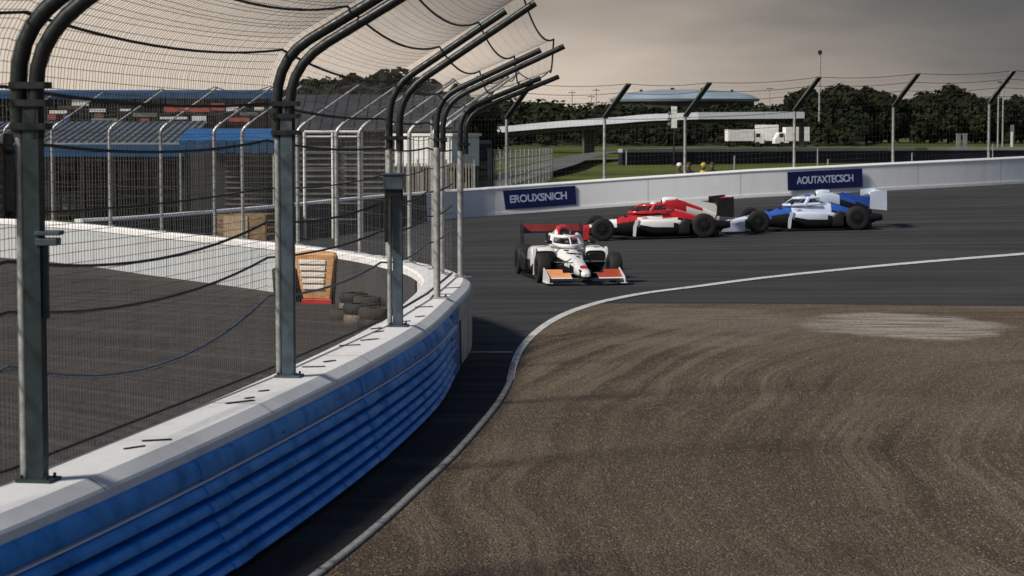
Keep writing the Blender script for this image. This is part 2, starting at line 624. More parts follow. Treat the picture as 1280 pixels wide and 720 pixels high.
def on_track(px, py):
    p = atz(px, py, 0)
    for _ in range(12):
        p = atz(px, py, bank(p.x, p.y))
    return p


WALL_PTS = [(-9.6, -4.5, .33), (-6.9, 2, .33), (-5.75, 5, .33), (-4.35, 10, .33), (-3.12, 15.55, .33), (-2.06, 22, .34), (-1.40, 27.4, .35), (-1.12, 32, .36), (-1.02, 35.0, .40),
            (-1.10, 36.8, .42), (-1.45, 38.9, .36), (-2.02, 40.9, .30), (-2.95, 43.4, .24), (-4.75, 47.0, .2), (-8.2, 52.4, .2), (-11.6, 57.6, .2), (-17, 63, .2), (-28, 71, .2)]
WP = catmull(WALL_PTS, 0.45)     # z carries the half width
WPATH = [Vector((p.x, p.y, 0)) for p in WP]
WFR = frames(WPATH)
WALL_H = 1.05


def sweep(path, fr, prof_fn, mb, i0=0, i1=None, caps=True):
    """prof_fn(i) -> closed list of (offset to the right, z)"""
    rings = []
    for i in range(i0, (i1 if i1 is not None else len(path))):
        t, n = fr[i]
        rings.append([Vector((path[i].x + n.x * o, path[i].y + n.y * o, path[i].z + z)) for o, z in prof_fn(i)])
    mb.loft(rings, True, caps)


# ------------------------------------------------------------------ ground and surfaces
mb = MB()
mb.poly([(-1500, -60, -0.04), (1500, -60, -0.04), (1500, 3000, -0.04), (-1500, 3000, -0.04)])
tag(mb.build('ground', 'grass'), 'flat infield and countryside grass reaching the horizon', kind='structure')

mb = MB()
cols = []
xs = [-42 + i * 1.0 for i in range(104)]
for X in xs:
    top = far_y(X) if X > -11.3 else 58.4 + (-11.3 - X) * 0.75
    cols.append([Vector((X, -6 + (top + 6) * j / 70, 0)) for j in range(71)])
b = 0
for c in cols:
    for p in c:
        p.z = bank(p.x, p.y) + 0.004
    mb.pts(c)
for i in range(len(cols) - 1):
    for j in range(70):
        a = i * 71 + j
        mb.face((a, a + 71, a + 72, a + 1))
tag(mb.build('track', 'track', smooth=True), 'dark banked asphalt racing surface', kind='structure')


def strip(name, path, widths, mat, dz, label, height=None):
    fr = frames(path)
    m = MB()
    rings = []
    for p, (t, n), w in zip(path, fr, widths):
        rings.append([Vector((p.x + n.x * o * w, p.y + n.y * o * w, 0)) for o in (-0.5, 0.5)])
    for rg in rings:
        for q in rg:
            q.z = bank(q.x, q.y) + dz
    m.loft(rings, False, False)
    return tag(m.build(name, mat), label, kind='structure')


line_px = [(1420, 306), (1280, 318), (1180, 326), (1090, 334), (1000, 343), (930, 351), (870, 359), (815, 366), (780, 372), (745, 380), (715, 390), (690, 402), (668, 418), (652, 436), (643, 455), (638, 476)]
LINE = catmull([on_track(*p) for p in line_px], 0.4)
strip('painted_line', LINE, [0.46 - 0.36 * sstep(0, len(LINE) - 1, i) for i in range(len(LINE))], 'line', 0.020, 'white painted line along the inside of the curve')
kerb_px = [(641, 455), (637, 478), (622, 506), (598, 536), (566, 572), (524, 612), (470, 662), (398, 720), (250, 830), (0, 990)]
KERB = catmull([atz(*p) for p in kerb_px], 0.35)
kf = frames(KERB)
mb = MB()
sweep(KERB, kf, lambda i: [(-0.04, -0.01), (-0.04, 0.021 + .009 * sstep(0, 12, i)), (-0.025, 0.023 + .017 * sstep(0, 12, i)), (0.03, 0.023 + .017 * sstep(0, 12, i)), (0.045, 0.0), (0.045, -0.01)], mb)
tag(mb.build('kerb', 'kerb'), 'rough grey concrete kerb edging the gravel', kind='structure')

# gravel run-off
edge = [p for p in LINE if p.y < atz(770, 380).y + 0.2] + KERB[1:]
loop = [Vector((60, atz(1280, 385).y, 0)), Vector((14, atz(1280, 384).y, 0)), atz(1280, 384), atz(1000, 381), atz(790, 380)] + edge + [Vector((KERB[-1].x + 1, -4, 0)), Vector((60, -4, 0))]
mb = MB()
mb.poly([(p.x, p.y, 0.012) for p in loop])
o = mb.build('gravel', 'gravel')
bm = bmesh.new(); bm.from_mesh(o.data)
bmesh.ops.triangulate(bm, faces=bm.faces); bm.to_mesh(o.data); bm.free()
tag(o, 'brown gravel run-off with tyre arcs', kind='structure')

# loose stones
mb = MB()
for i in range(15000):
    Y = 7 + 34 * (rnd.random() ** 1.25)
    half = 0.27 * Y + 2
    X = rnd.uniform(-4, half)
    # keep right of the kerb
    kx = min(KERB, key=lambda p: abs(p.y - Y)).x if Y < KERB[0].y else atz(720, 388).x - 0.3
    if X < kx + 0.18 or Y > 42: continue
    r = rnd.uniform(0.006, 0.017)
    b = len(mb.v)
    a0 = rnd.uniform(0, 6.28)
    for k in range(4):
        a = a0 + k * math.pi / 2
        mb.v.append((X + r * math.cos(a) * rnd.uniform(.7, 1.2), Y + r * math.sin(a) * rnd.uniform(.7, 1.2), 0.010))
    mb.v.append((X, Y, 0.012 + r * rnd.uniform(.7, 1.1)))
    for k in range(4):
        mb.face((b + k, b + (k + 1) % 4, b + 4))
tag(mb.build('loose_gravel', 'stone'), 'small loose stones scattered over the brown gravel', 'gravel', kind='stuff')

# newer asphalt between blue wall and kerb, the wall's shadow deepened in its colour
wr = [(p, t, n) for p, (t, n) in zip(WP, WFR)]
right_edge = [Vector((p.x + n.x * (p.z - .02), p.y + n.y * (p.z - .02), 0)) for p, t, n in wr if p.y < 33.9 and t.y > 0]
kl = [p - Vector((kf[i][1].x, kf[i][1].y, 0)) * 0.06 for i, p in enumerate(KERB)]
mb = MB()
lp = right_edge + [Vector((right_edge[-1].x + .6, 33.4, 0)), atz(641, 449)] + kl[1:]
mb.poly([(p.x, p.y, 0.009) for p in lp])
o = mb.build('new_asphalt_shaded', 'strip')
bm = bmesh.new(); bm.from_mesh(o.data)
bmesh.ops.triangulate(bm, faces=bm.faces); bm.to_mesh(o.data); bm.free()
tag(o, 'resurfaced asphalt beside the blue barrier, its black partly painted shadow', kind='structure')
mb = MB()
j0, j1 = atz(583, 441), atz(641, 440)
mb.box(((j0.x + j1.x) / 2, j0.y, 0.012), ((j1.x - j0.x), 0.22, 0.006))
tag(mb.build('asphalt_joint', 'kerb'), 'pale joint across the track', kind='structure')

# worn asphalt inside the bend of the wall
lft = [Vector((p.x - n.x * (p.z - .02), p.y - n.y * (p.z - .02), 0)) for p, t, n in wr if p.y < 27.5 and t.y > 0]
loop = lft + [atz(465, 404), atz(430, 385), atz(390, 371), atz(345, 363)] + \
       [Vector((p.x - n.x * (p.z - .02), p.y - n.y * (p.z - .02), 0)) for p, t, n in wr if p.x < -5.3 and p.y > 40] + [Vector((-40, 71, 0)), Vector((-40, -5, 0))]
mb = MB()
mb.poly([(p.x, p.y, 0.012) for p in loop])
o = mb.build('worn_asphalt', 'lot')
bm = bmesh.new(); bm.from_mesh(o.data)
bmesh.ops.triangulate(bm, faces=bm.faces); bm.to_mesh(o.data); bm.free()
tag(o, 'brown-grey worn asphalt with sweeping tyre marks behind the fence', kind='structure')

# service roads on the grass
strip('service_road', catmull([atz(585, 236), atz(640, 224), atz(690, 213), atz(720, 204), atz(770, 199), atz(900, 197)], 4), [4.0] * 400, 'road', 0.01 + 0.0, 'grey service road across the infield grass')
for nm, yy, w in (('back_road', 176.5, 22), ('far_road', 169, 60)):
    p = atz(640, yy)
    mb = MB()
    mb.poly([(-400, p.y, -0.03), (700, p.y + 20, -0.03), (700, p.y + 20 + w, -0.03), (-400, p.y + w, -0.03)])
    tag(mb.build(nm, 'road'), 'grey road beyond the infield', kind='structure')

# ------------------------------------------------------------------ near wall with rails
wall = thing('barrier_wall', (WP[0].x, WP[0].y, 0), 'white capped concrete barrier curving from the lower left to a rounded end', 'wall')
i_end = next(i for i, p in enumerate(WP) if p.y > 31.9)
i_ret = max(i for i, p in enumerate(WP) if p.y < 40.5)
kids = []
m1 = MB()
sweep(WPATH, WFR, lambda i: [(-WP[i].z + .03, -.05), (WP[i].z - .03, -.05), (WP[i].z - .03, WALL_H - .14), (-WP[i].z + .03, WALL_H - .14)], m1, 0, i_end + 1)
kids.append(m1.build('wall_body', 'cap'))
m2 = MB()
sweep(WPATH, WFR, lambda i: [(-WP[i].z + .03, -.05), (WP[i].z - .03, -.05), (WP[i].z - .02, WALL_H - .14), (-WP[i].z + .03, WALL_H - .14)], m2, i_end, i_ret + 1)
ew = m2.build('end_section', 'end_wall')
ew['label'] = 'bare beige concrete rounded end'
kids.append(ew)
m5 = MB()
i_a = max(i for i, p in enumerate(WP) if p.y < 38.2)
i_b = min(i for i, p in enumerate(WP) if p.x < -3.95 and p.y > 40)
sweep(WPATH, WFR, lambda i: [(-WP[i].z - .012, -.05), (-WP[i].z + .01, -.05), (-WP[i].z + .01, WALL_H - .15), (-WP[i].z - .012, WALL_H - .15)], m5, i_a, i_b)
lin = m5.build('inner_shade_sheet', 'shade_concrete')  # thin dark sheet added to paint shade onto the inner face
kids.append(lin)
m3 = MB()
sweep(WPATH, WFR, lambda i: [(-WP[i].z + .02, -.05), (WP[i].z - .02, -.05), (WP[i].z - .02, WALL_H - .10), (-WP[i].z + .02, WALL_H - .10)], m3, i_ret, None)
kids.append(m3.build('return_section', 'return_wall'))
m4 = MB()
sweep(WPATH, WFR, lambda i: [(-WP[i].z, WALL_H - .14), (WP[i].z - .04, WALL_H - .14), (WP[i].z - .04, WALL_H - .085), (WP[i].z - .06, WALL_H - .065), (WP[i].z - .17, WALL_H), (-WP[i].z + .03, WALL_H), (-WP[i].z, WALL_H - .03)], m4)
kids.append(m4.build('cap', 'cap'))
# anchor slots on the cap, in real spacing along the wall
for i in range(0, i_end + 4):
    pass
for (px, py) in ((168, 560), (196, 551), (312, 498), (330, 489), (300, 503), (392, 459), (412, 452), (437, 432), (462, 425), (473, 415), (508, 402), (525, 396), (470, 411), (530, 384), (556, 368), (566, 360)):
    p = atz(px, py, WALL_H)
    k = min(range(i_end + 6), key=lambda i: (WPATH[i].to_2d() - p.to_2d()).length)
    t = WFR[k][0]
    m = MB()
    m.box((p.x, p.y, WALL_H + .006), (0.014 + rnd.random() * .03, 0.10 + rnd.random() * .22, 0.010), math.atan2(t.y, t.x) - math.pi / 2 - R(rnd.uniform(25, 75)))
    kids.append(m.build('anchor_plate', rnd.choice(['black', 'bark', 'rim'])))
for i in range(9, i_end - 2, 9):      # section joints across the cap
    t, n = WFR[i]
    m = MB()
    hw = WP[i].z
    pr_ = [(-hw + .02, WALL_H + .002), (hw - .165, WALL_H + .002), (hw - .058, WALL_H - .062), (hw - .038, WALL_H - .084)]
    rings = []
    for s_ in (-.006, .006):
        rings.append([Vector((WPATH[i].x + n.x * o + t.x * s_, WPATH[i].y + n.y * o + t.y * s_, z)) for o, z in pr_])
    m.loft(rings, False, False)
    kids.append(m.build('section_joint', 'rim'))
adopt(wall, kids)

# blue rails
i_rl = next(i for i, p in enumerate(WP) if p.y > 31.3)
i_bp = next(i for i, p in enumerate(WP) if p.y > 31.9)
rails = thing('guard_rail', (WPATH[10].x, WPATH[10].y, 0), 'blue painted ribbed steel rails along the track side of the near wall', 'guard rail')
kids = []
zt = WALL_H - .145
pitches = [0.19, 0.135, 0.125, 0.115, 0.11, 0.105, 0.10]
for k, ph in enumerate(pitches):
    z1 = zt
    z0 = z1 - ph + (0.046 if k else 0.030)
    hgt = z1 - z0

    def prof(i, z0=z0, hgt=hgt, k=k):
        base = WP[i].z - .028
        lean = (.02 + .24 * (1 - sstep(17, 33, WP[i].y))) * k / 6
        fade = 1.0 - 0.6 * sstep(i_rl - 10, i_rl, i)
        d = lean + (0.085 if k else 0.075) * fade
        pr = [(base, z0), (base + d - .02, z0), (base + d, z0 + hgt * .08), (base + d + .002, z0 + hgt * .25), (base + d - .012, z0 + hgt * .60), (base + d - .034, z0 + hgt * .90), (base + d - .055, z0 + hgt), (base, z0 + hgt)]
        return pr
    m = MB()
    ie = i_rl + (2, 1, 0, 1, -1, 0, -1)[k]
    sweep(WPATH, WFR, prof, m, 0, ie)
    kids.append(m.build('rail', 'blue_rail', smooth=True))
    for i0 in range(13, i_rl - 10, 12):
        m = MB()
        sweep(WPATH, WFR, lambda i: [(o + .007, z + (.004 if z > z0 + hgt / 2 else -.004)) for o, z in prof(i)], m, i0, i0 + 2)
        sp_ = m.build('splice', 'blue_rail', smooth=True)
        kids.append(sp_)
    zt = z0 - (0.042 if k == 0 else 0.046)
m = MB()
sweep(WPATH, WFR, lambda i: [(WP[i].z - .03, 0), (WP[i].z - .02 + (.02 + .24 * (1 - sstep(17, 33, WP[i].y))) * .8, 0), (WP[i].z - .02, WALL_H - .36), (WP[i].z - .03, WALL_H - .36)], m, 0, i_end + 2)
kids.append(m.build('backing_sheet', 'gap'))
m = MB()
sweep(WPATH, WFR, lambda i: [(WP[i].z - .03, .02), (WP[i].z + .012, .02), (WP[i].z + .002, WALL_H - .15), (WP[i].z - .03, WALL_H - .15)], m, i_rl - 2, i_bp + 1)
kids.append(m.build('flat_panel', 'blue_patch'))
m = MB()
zg = WALL_H - .145 - pitches[0] + .030
sweep(WPATH, WFR, lambda i: [(WP[i].z - .029, zg - .030), (WP[i].z + .045, zg - .032), (WP[i].z + .045, zg - .018), (WP[i].z - .029, zg - .008)], m, 0, i_rl)
kids.append(m.build('trim_strip', 'far_cap'))
# splice bolts
for i in range(12, i_end - 12, 14):
    t, n = WFR[i]
    zz = WALL_H - .155
    for k, ph in enumerate(pitches):
        zc = zz - ph / 2
        o = WP[i].z - .028 + (0.085 if k else 0.075) + (.02 + .24 * (1 - sstep(17, 33, WP[i].y))) * k / 6
        m = MB()
        c = Vector((WPATH[i].x + n.x * o, WPATH[i].y + n.y * o, zc))
        m.box(c, (.02, .02, .02), math.atan2(t.y, t.x))
        kids.append(m.build('bolt', 'post'))
        zz -= ph + (.02 if k == 0 else .002)
adopt(rails, kids)

# ------------------------------------------------------------------ catch fence on the near wall


def prof_pts(B, n, zb, ze, zt, ln, nlow=8, nb=5, na=7):
    """fence profile: up from B, a bend, then an arm leaning along n"""
    B = Vector(B); n3 = Vector((n.x, n.y, 0))
    P0 = Vector((B.x, B.y, zb)); C = Vector((B.x, B.y, ze)); T = C + n3 * ln; T.z = zt
    Q = C.lerp(T, 0.2)
    pts = [Vector((B.x, B.y, B.z + (zb - B.z) * i / nlow)) for i in range(nlow)]
    for i in range(nb):
        u = i / nb
        pts.append(P0 * (1 - u) ** 2 + C * 2 * u * (1 - u) + Q * u * u)
    for i in range(na + 1):
        pts.append(Q.lerp(T, i / na))
    return pts


NL, NBD, NA = 8, 5, 7


def post_pair(P, n, t, zb, ze, zt, ln, big, style, mats=('pipe_dark', 'pipe', 'post')):
    """returns child meshes of one fence post: double pipe above, pipe and box post below"""
    kids = []
    n3, t3 = Vector((n.x, n.y, 0)), Vector((t.x, t.y, 0))
    # outer pipe (shorter arm)
    thin = style == 'pipe'
    ra, rb_ = (.055 * big, .052 * big) if style == 'box' else (.045, .045) if style == 'short' else (.042, .040)
    A = P - n3 * (.03 if thin else .065)
    pa = prof_pts(A, n, zb + .08, ze + .03, ze + .03 + (zt - ze) * .86, ln * .86)
    lo = [pa[0], Vector((pa[0].x, pa[0].y, zb - .25))]
    m = MB(); m.tube(lo, .050 if thin else .030, 10); kids.append(('lower_pipe', m, mats[1]))
    m = MB(); m.tube([Vector((pa[0].x, pa[0].y, zb - .27))] + pa[NL:], ra, 12); kids.append(('outer_arm', m, mats[0]))
    Bp = P + n3 * (.06 if thin else .062)
    pb = prof_pts(Bp, n, zb + .04, ze - .03, zt - .03, ln)
    m = MB(); m.tube([Vector((pb[0].x, pb[0].y, zb - .30))] + pb[NL:], rb_, 12)
    kids.append(('inner_arm', m, mats[0]))
    rz = math.atan2(t.y, t.x) - math.pi / 2
    c = P + n3 * (0.0 if thin else 0.035)
    m = MB()
    if not thin:
        hh = (zb - .05 if style == 'box' else 2.78) - P.z
        m.box((c.x, c.y, P.z + hh / 2), (.115, .10, hh), rz)
        if style == 'short':
            m2_ = MB(); m2_.tube([(c.x + .03, c.y, P.z + hh), (c.x + .03, c.y, zb - .2)], .03, 8)
            kids.append(('upper_pipe', m2_, mats[1]))
    m.box((c.x, c.y, P.z + .012), (.25, .22, .022), rz)
    kids.append(('base_plate' if thin else 'post', m, mats[1] if thin else mats[2]))
    for a_, b_ in ((-.09, -.075), (.09, -.075), (.09, .075), (-.09, .075)):
        mbt = MB(); q_ = c + n3 * a_ + t3 * b_; mbt.tube([(q_.x, q_.y, P.z + .02), (q_.x, q_.y, P.z + .05)], .012, 6)
        kids.append(('bolt', mbt, 'pipe_dark'))
    m = MB()
    for z in ((zb - .22, zb - .06, zb + .06) if style == 'box' else (zb - .14,)):
        m.box((P.x + n3.x * .02, P.y + n3.y * .02, z), (.26 if not thin else .19, .14 if not thin else .11, .045), rz)
    kids.append(('clamp', m, 'pipe_dark'))
    return kids


def fence_surface(profs, sagc, sagl, u_list_fn):
    """profs: list of profile polylines; yields function S(bay,u,idx)"""
    def Sf(i, u, s):
        a, b = profs[i], profs[i + 1]
        n = len(a) - 1
        x = s * n
        k = min(int(x), n - 1)
        w = x - k
        p = (a[k].lerp(a[k + 1], w)).lerp(b[k].lerp(b[k + 1], w), u)
        arm = sstep(NL / n - .05, 1.0, s)
        p = p.copy()
        p.z -= 4 * u * (1 - u) * (sagc * arm)
        return p
    return Sf


def norm_at(pt):
    k = min(range(len(WPATH)), key=lambda i: (WPATH[i].to_2d() - Vector((pt[0], pt[1]))).length)
    return WFR[k]


def plen(profile):
    d = [0.0]
    for a, b in zip(profile, profile[1:]):
        d.append(d[-1] + (b - a).length)
    return d


def s_at_z(profile, z):
    n = len(profile) - 1
    for i in range(n):
        if profile[i].z <= z <= profile[i + 1].z:
            return (i + (z - profile[i].z) / max(1e-6, profile[i + 1].z - profile[i].z)) / n
    return 0


def wires(profs, vs, hs, rv, rh, sagc, nseg_u=7, jitter=0.0, sag_low=0.02):
    """welded mesh between profiles as thin steel wires; one MB per bay"""
    Sf = fence_surface(profs, sagc, 0, None)
    res = []
    for i in range(len(profs) - 1):
        m = MB()
        L0 = (profs[i][0] - profs[i + 1][0]).length
        n = max(2, round(L0 / vs))
        ns = len(profs[i]) - 1
        for k in range(n):
            u = (k + .5) / n
            ids = [0, .25 * NL / ns, .5 * NL / ns, .75 * NL / ns, NL / ns] + [(NL + j) / ns for j in range(1, NBD + 1)] + [(NL + NBD + j) / ns for j in (2, 4, 7)]
            pts = []
            for s in ids:
                p = Sf(i, u, s)
                pts.append(p + Vector((rnd.uniform(-jitter, jitter), rnd.uniform(-jitter, jitter), 0)))
            m.tube(pts, rv, 3, caps=False)
        dl = plen(profs[i])
        tot = dl[-1]
        nh = int(tot / hs)
        for k in range(nh + 1):
            d = tot * k / nh
            j = max(q for q in range(len(dl)) if dl[q] <= d + 1e-6)
            s = (j + (0 if j == len(dl) - 1 else (d - dl[j]) / (dl[j + 1] - dl[j]))) / ns
            sg = rnd.uniform(0, sag_low)
            pts = []
            for q in range(nseg_u + 1):
                u = q / nseg_u
                p = Sf(i, u, s)
                p.z -= 4 * u * (1 - u) * sg
                pts.append(p)
            m.tube(pts, rh, 3, caps=False)
        res.append(m)
    return res


# posts: base pixel measured on the cap, bend height, elbow height, tip height, arm length
P0 = Vector((-4.72, 10.2, WALL_H))
base = [P0, atz(42, 601, WALL_H), atz(357, 471, WALL_H), atz(494, 408, WALL_H), atz(549, 373, WALL_H), atz(578, 346.5, WALL_H)]
spec = [(3.72, 4.12, 5.35, 1.8, 1.1), (3.72, 4.14, 5.35, 1.8, 1.08), (3.66, 4.12, 5.20, 1.85, .95), (3.50, 3.92, 5.02, 1.66, 1.0), (3.45, 3.86, 4.66, 1.72, 1.0), (3.35, 3.72, 4.34, 1.55, .95)]
fence = thing('catch_fence', (base[1].x, base[1].y, WALL_H), 'tall overhanging mesh fence with bent double-pipe posts on the near wall', 'fence')
kids = []
profs = []
for i, (P, (zb, ze, zt, ln, big)) in enumerate(zip(base, spec)):
    t, n = norm_at(P)
    if i == 5:
        n = Vector((0.97, 0.22)).normalized(); t = Vector((-n.y, n.x))
    for nm, m, mt in post_pair(P, n, t, zb, ze, zt, ln, big, 'box' if i < 3 else 'short' if i == 3 else 'pipe', ('pipe_dark', 'pipe', 'postd' if i < 2 else 'post')):
        kids.append(m.build(nm, mt, smooth=(nm != 'post' and nm != 'clamp')))
    n3 = Vector((n.x, n.y, 0))
    pr = prof_pts(P - n3 * .17, n, zb + .08, ze + .10, zt + .07, ln + .08, NL, NBD, NA)
    profs.append(pr)
SAG = 0.16
for sub, vs_, hs_, r_ in ((profs[:3], .064, .076, .0025), (profs[2:4], .080, .080, .0017), (profs[3:], .12, .11, .0010)):
    for m in wires(sub, vs_, hs_, r_, r_ * 1.1, SAG, 7, 0.004, .03):
        kids.append(m.build('wire_mesh', 'wire'))
Sf = fence_surface(profs, SAG, 0, None)


def cable_run(Sf, nb, s_list, r, sags, mat, name='cable'):
    pts = []
    for i in range(nb):
        for q in range(12):
            u = q / 12
            s = s_list[i] + (s_list[i + 1] - s_list[i]) * u
            p = Sf(i, u, s)
            p.z -= 4 * u * (1 - u) * sags[i % len(sags)]
            pts.append(p)
    p = Sf(nb - 1, 1.0, s_list[nb]); pts.append(p)
    m = MB(); m.tube(pts, r, 6)
    return m.build(name, mat, smooth=True)


for z, sg, mt, r in ((1.12, (.0,), 'cable', .017), (1.84, (.20, .33, .10, .09, .05), 'cable_blue', .013), (2.22, (.12, .16, .06, .08, .05), 'cable', .012), (2.57, (.10, .17, .08, .07, .04), 'cable', .013),
                     (2.90, (.05, .04, .05, .05, .03), 'cable', .008), (3.30, (.05, .10, .05, .04, .03), 'cable', .013), (3.66, (.03, .07, .05, .04, .03), 'cable', .014)):
    kids.append(cable_run(Sf, 5, [s_at_z(p, z * 1.0 if z < 3.2 else z + (p[NL].z - 3.66) * .8) for p in profs], r, sg, M and mt))
ntot = NL + NBD + NA
for s in ((NL + 3.2) / ntot, (NL + NBD + 1.9) / ntot, (NL + NBD + 4.3) / ntot, 1.0):
    kids.append(cable_run(Sf, 5, [s] * 6, .0125, (.05, .08, .06, .04, .03), 'cable'))
# tie rings where the cables meet the posts
adopt(fence, kids)

# ------------------------------------------------------------------ return fence along the back of the bend
fence2 = thing('catch_fence', (-2.0, 41, WALL_H), 'pale galvanised mesh fence on the wall returning left behind the front fence', 'fence')


def on_wall_px(px):
    best = None
    for i in range(i_ret - 6, len(WPATH)):
        p = WPATH[i]
        q = 640 + F_PX * p.x / (p.y * math.cos(PITCH) + (CAM_H - WALL_H) * math.sin(PITCH))
        if best is None or abs(q - px) < best[0]:
            best = (abs(q - px), i)
    return best[1]


kids = []
rb = [base[5]]
idx = [on_wall_px(x) for x in (566, 540, 508, 480, 452, 416, 374, 308, 264, 204, 137, 69, 6)]
rp = [profs[5]]
for q, i in enumerate(idx):
    t, n = WFR[i]
    P = Vector((WPATH[i].x, WPATH[i].y, WALL_H))
    d = Vector((0.93, 0.36 if q > 1 else 0.3)).normalized()
    zt = 4.36 + .05 * rnd.random()
    arm_l = 1.35
    zb, ze = 3.36, 3.46
    pts = prof_pts(P, d, zb, ze, zt, arm_l)
    m = MB(); m.tube([pts[0]] + pts[NL - 1:NL + 5], .040, 8)
    kids.append(m.build('post', 'pipe', smooth=True))
    m = MB(); m.tube(pts[NL + 4:], .022, 8)
    kids.append(m.build('arm', 'pipe', smooth=True))
    m = MB(); m.box((P.x, P.y, P.z + .012), (.2, .2, .02)); kids.append(m.build('base_plate', 'pipe'))
    off = Vector((d.x, d.y, 0)) * -.04
    rp.append([p + off + Vector((0, 0, .03 if k > NL else 0)) for k, p in enumerate(pts)])
for sub, vs_, hs_, r_ in ((rp[:7], .24, .26, .0011), (rp[6:], .13, .20, .0013)):
    for m in wires(sub, vs_, hs_, r_, r_, 0.10, 4, 0.004, .03):
        kids.append(m.build('wire_mesh', 'wire_pale' if vs_ > .2 else 'wire_back'))
Sf2 = fence_surface(rp, .10, 0, None)
nb2 = len(rp) - 1
for z in (1.12, 2.1, 3.3):
    kids.append(cable_run(Sf2, nb2, [s_at_z(p, z) for p in rp], .006, (.05,), 'cable'))
for s in ((NL + NBD + 2) / ntot, 1.0):
    kids.append(cable_run(Sf2, nb2, [s] * (nb2 + 1), .010, (.05,), 'cable'))
adopt(fence2, kids)

# ------------------------------------------------------------------ far wall
ff = frames(FAR)
fw = thing('barrier_wall', (FAR[0].x, FAR[0].y, 0), 'smooth white concrete wall sweeping along the far outside of the banked track', 'wall')
kids = []
zb_ = [interp(ZB, p.x) for p in FAR]
i_d = next(i for i, p in enumerate(FAR) if p.x > -3.4)
m = MB(); sweep(FAR, ff, lambda i: [(-.17, -.1), (.17, -.1), (.14, zb_[i] + 1.0), (-.14, zb_[i] + 1.0)], m, i_d)
kids.append(m.build('wall_body', 'white_wall'))
m = MB(); sweep(FAR, ff, lambda i: [(-.17, -.1), (.17, -.1), (.14, zb_[i] + 1.0), (-.14, zb_[i] + 1.0)], m, 0, i_d + 1)
dk = m.build('shaded_section', 'shade_concrete')  # shade of the face turned from the sun, put into the colour
dk['label'] = 'left section with the shade on its face painted dark'
kids.append(dk)
m = MB(); sweep(FAR, ff, lambda i: [(-.16, zb_[i] + 1.0), (.165, zb_[i] + 1.0), (.165, zb_[i] + 1.03), (.11, zb_[i] + 1.09), (-.16, zb_[i] + 1.09)], m)
kids.append(m.build('cap', 'far_cap'))
m = MB(); sweep(FAR, ff, lambda i: [(.17, -.1), (.20, -.1), (.185, zb_[i] + .11), (.165, zb_[i] + .11)], m, i_d)
kids.append(m.build('foot_strip', 'far_cap'))
adopt(fw, kids)


def far_i(px):
    return min(range(18, len(FAR)), key=lambda i: abs(640 + F_PX * FAR[i].x / (FAR[i].y * math.cos(PITCH) + 2 * math.sin(PITCH)) - px) + (0 if FAR[i].x > -3 else 30))


# painted sponsor boards
for (x0, x1, word, lab) in ((632, 727, 'EROUXSNICH', 'navy blue sponsor board with pale lettering on the far white wall, at its left end'),
                            (970, 1070, 'AOUTAXTECSCH', 'navy blue sponsor board on the far wall above the pale blue racing car')):
    a, b = FAR[far_i(x0)], FAR[far_i(x1)]
    c = (a + b) / 2
    i = far_i((x0 + x1) / 2)
    c = FAR[i]
    t, n = ff[i]
    w = (x1 - x0) / F_PX * c.y
    zz = interp(ZB, c.x)
    slope = math.atan2(interp(ZB, b.x) - interp(ZB, a.x), (b - a).length)
    bd = thing('sponsor_board', (c.x + n.x * .205, c.y + n.y * .205, zz + .56), lab, 'sign', rz=math.atan2(t.y, t.x))
    bd.rotation_euler = (0, -slope, math.atan2(t.y, t.x))
    m = MB(); m.box((0, 0, 0), (w, .05, .72)); m.build('panel', 'navy', bd)
    cu = bpy.data.curves.new('lettering', 'FONT')
    cu.body = word
    cu.align_x, cu.align_y = 'CENTER', 'CENTER'
    cu.size = .46; cu.extrude = .003; cu.offset = .012
    cu.space_character = .95
    tmp = bpy.data.objects.new('lettering', cu)
    COL.objects.link(tmp)
    bpy.context.view_layer.update()
    me = bpy.data.meshes.new_from_object(tmp.evaluated_get(bpy.context.evaluated_depsgraph_get()))
    bpy.data.objects.remove(tmp)
    xs_ = [v.co.x for v in me.vertices]
    k = w * .76 / (max(xs_) - min(xs_))
    me.transform(Matrix.Translation((0, -.030, 0)) @ Matrix.Rotation(math.pi / 2, 4, 'X') @ Matrix.Diagonal((k, .85, 1, 1)))
    me.materials.clear(); me.materials.append(M['letter'])
    o = bpy.data.objects.new('lettering', me); COL.objects.link(o); o.parent = bd

# far catch fence
ffence = thing('catch_fence', (FAR[40].x, FAR[40].y, 1), 'thin far fence of straight posts with short angled arms above the far wall', 'fence')
kids = []
fp = []
pxs = [515, 633, 752, 866, 987, 1108, 1228, 1350, 1470]
for px in pxs:
    i = far_i(px)
    t, n = ff[i]
    zz = interp(ZB, FAR[i].x) + 1.09
    P = Vector((FAR[i].x - n.x * .05, FAR[i].y - n.y * .05, zz))
    zk = 3.5 + (158 - (147 - (px - 752) * .006)) / (F_PX / P.y)
    zk = max(zk, zz + 2.2)
    d = Vector((0.90, -0.25)).normalized()
    ztp = zk + 1.28
    pts = prof_pts(P, d, zk - .05, zk, ztp, .95)
    m = MB(); m.tube([pts[0]] + pts[NL:NL + 2], .055, 8); kids.append(m.build('post', 'pipe', smooth=True))
    m = MB()
    for s in (-.05, .05):
        m.tube([q + Vector((t.x, t.y, 0)) * s for q in pts[NL + 1:]], .065, 6)
    kids.append(m.build('arm', 'pipe_dark', smooth=True))
    fp.append([q + Vector((0, .07, 0)) for q in pts])
for m in wires(fp, 0.16, 0.20, 0.0022, 0.0020, .06, 3, 0, .02):
    kids.append(m.build('wire_mesh', 'wire'))
Sf3 = fence_surface(fp, .06, 0, None)
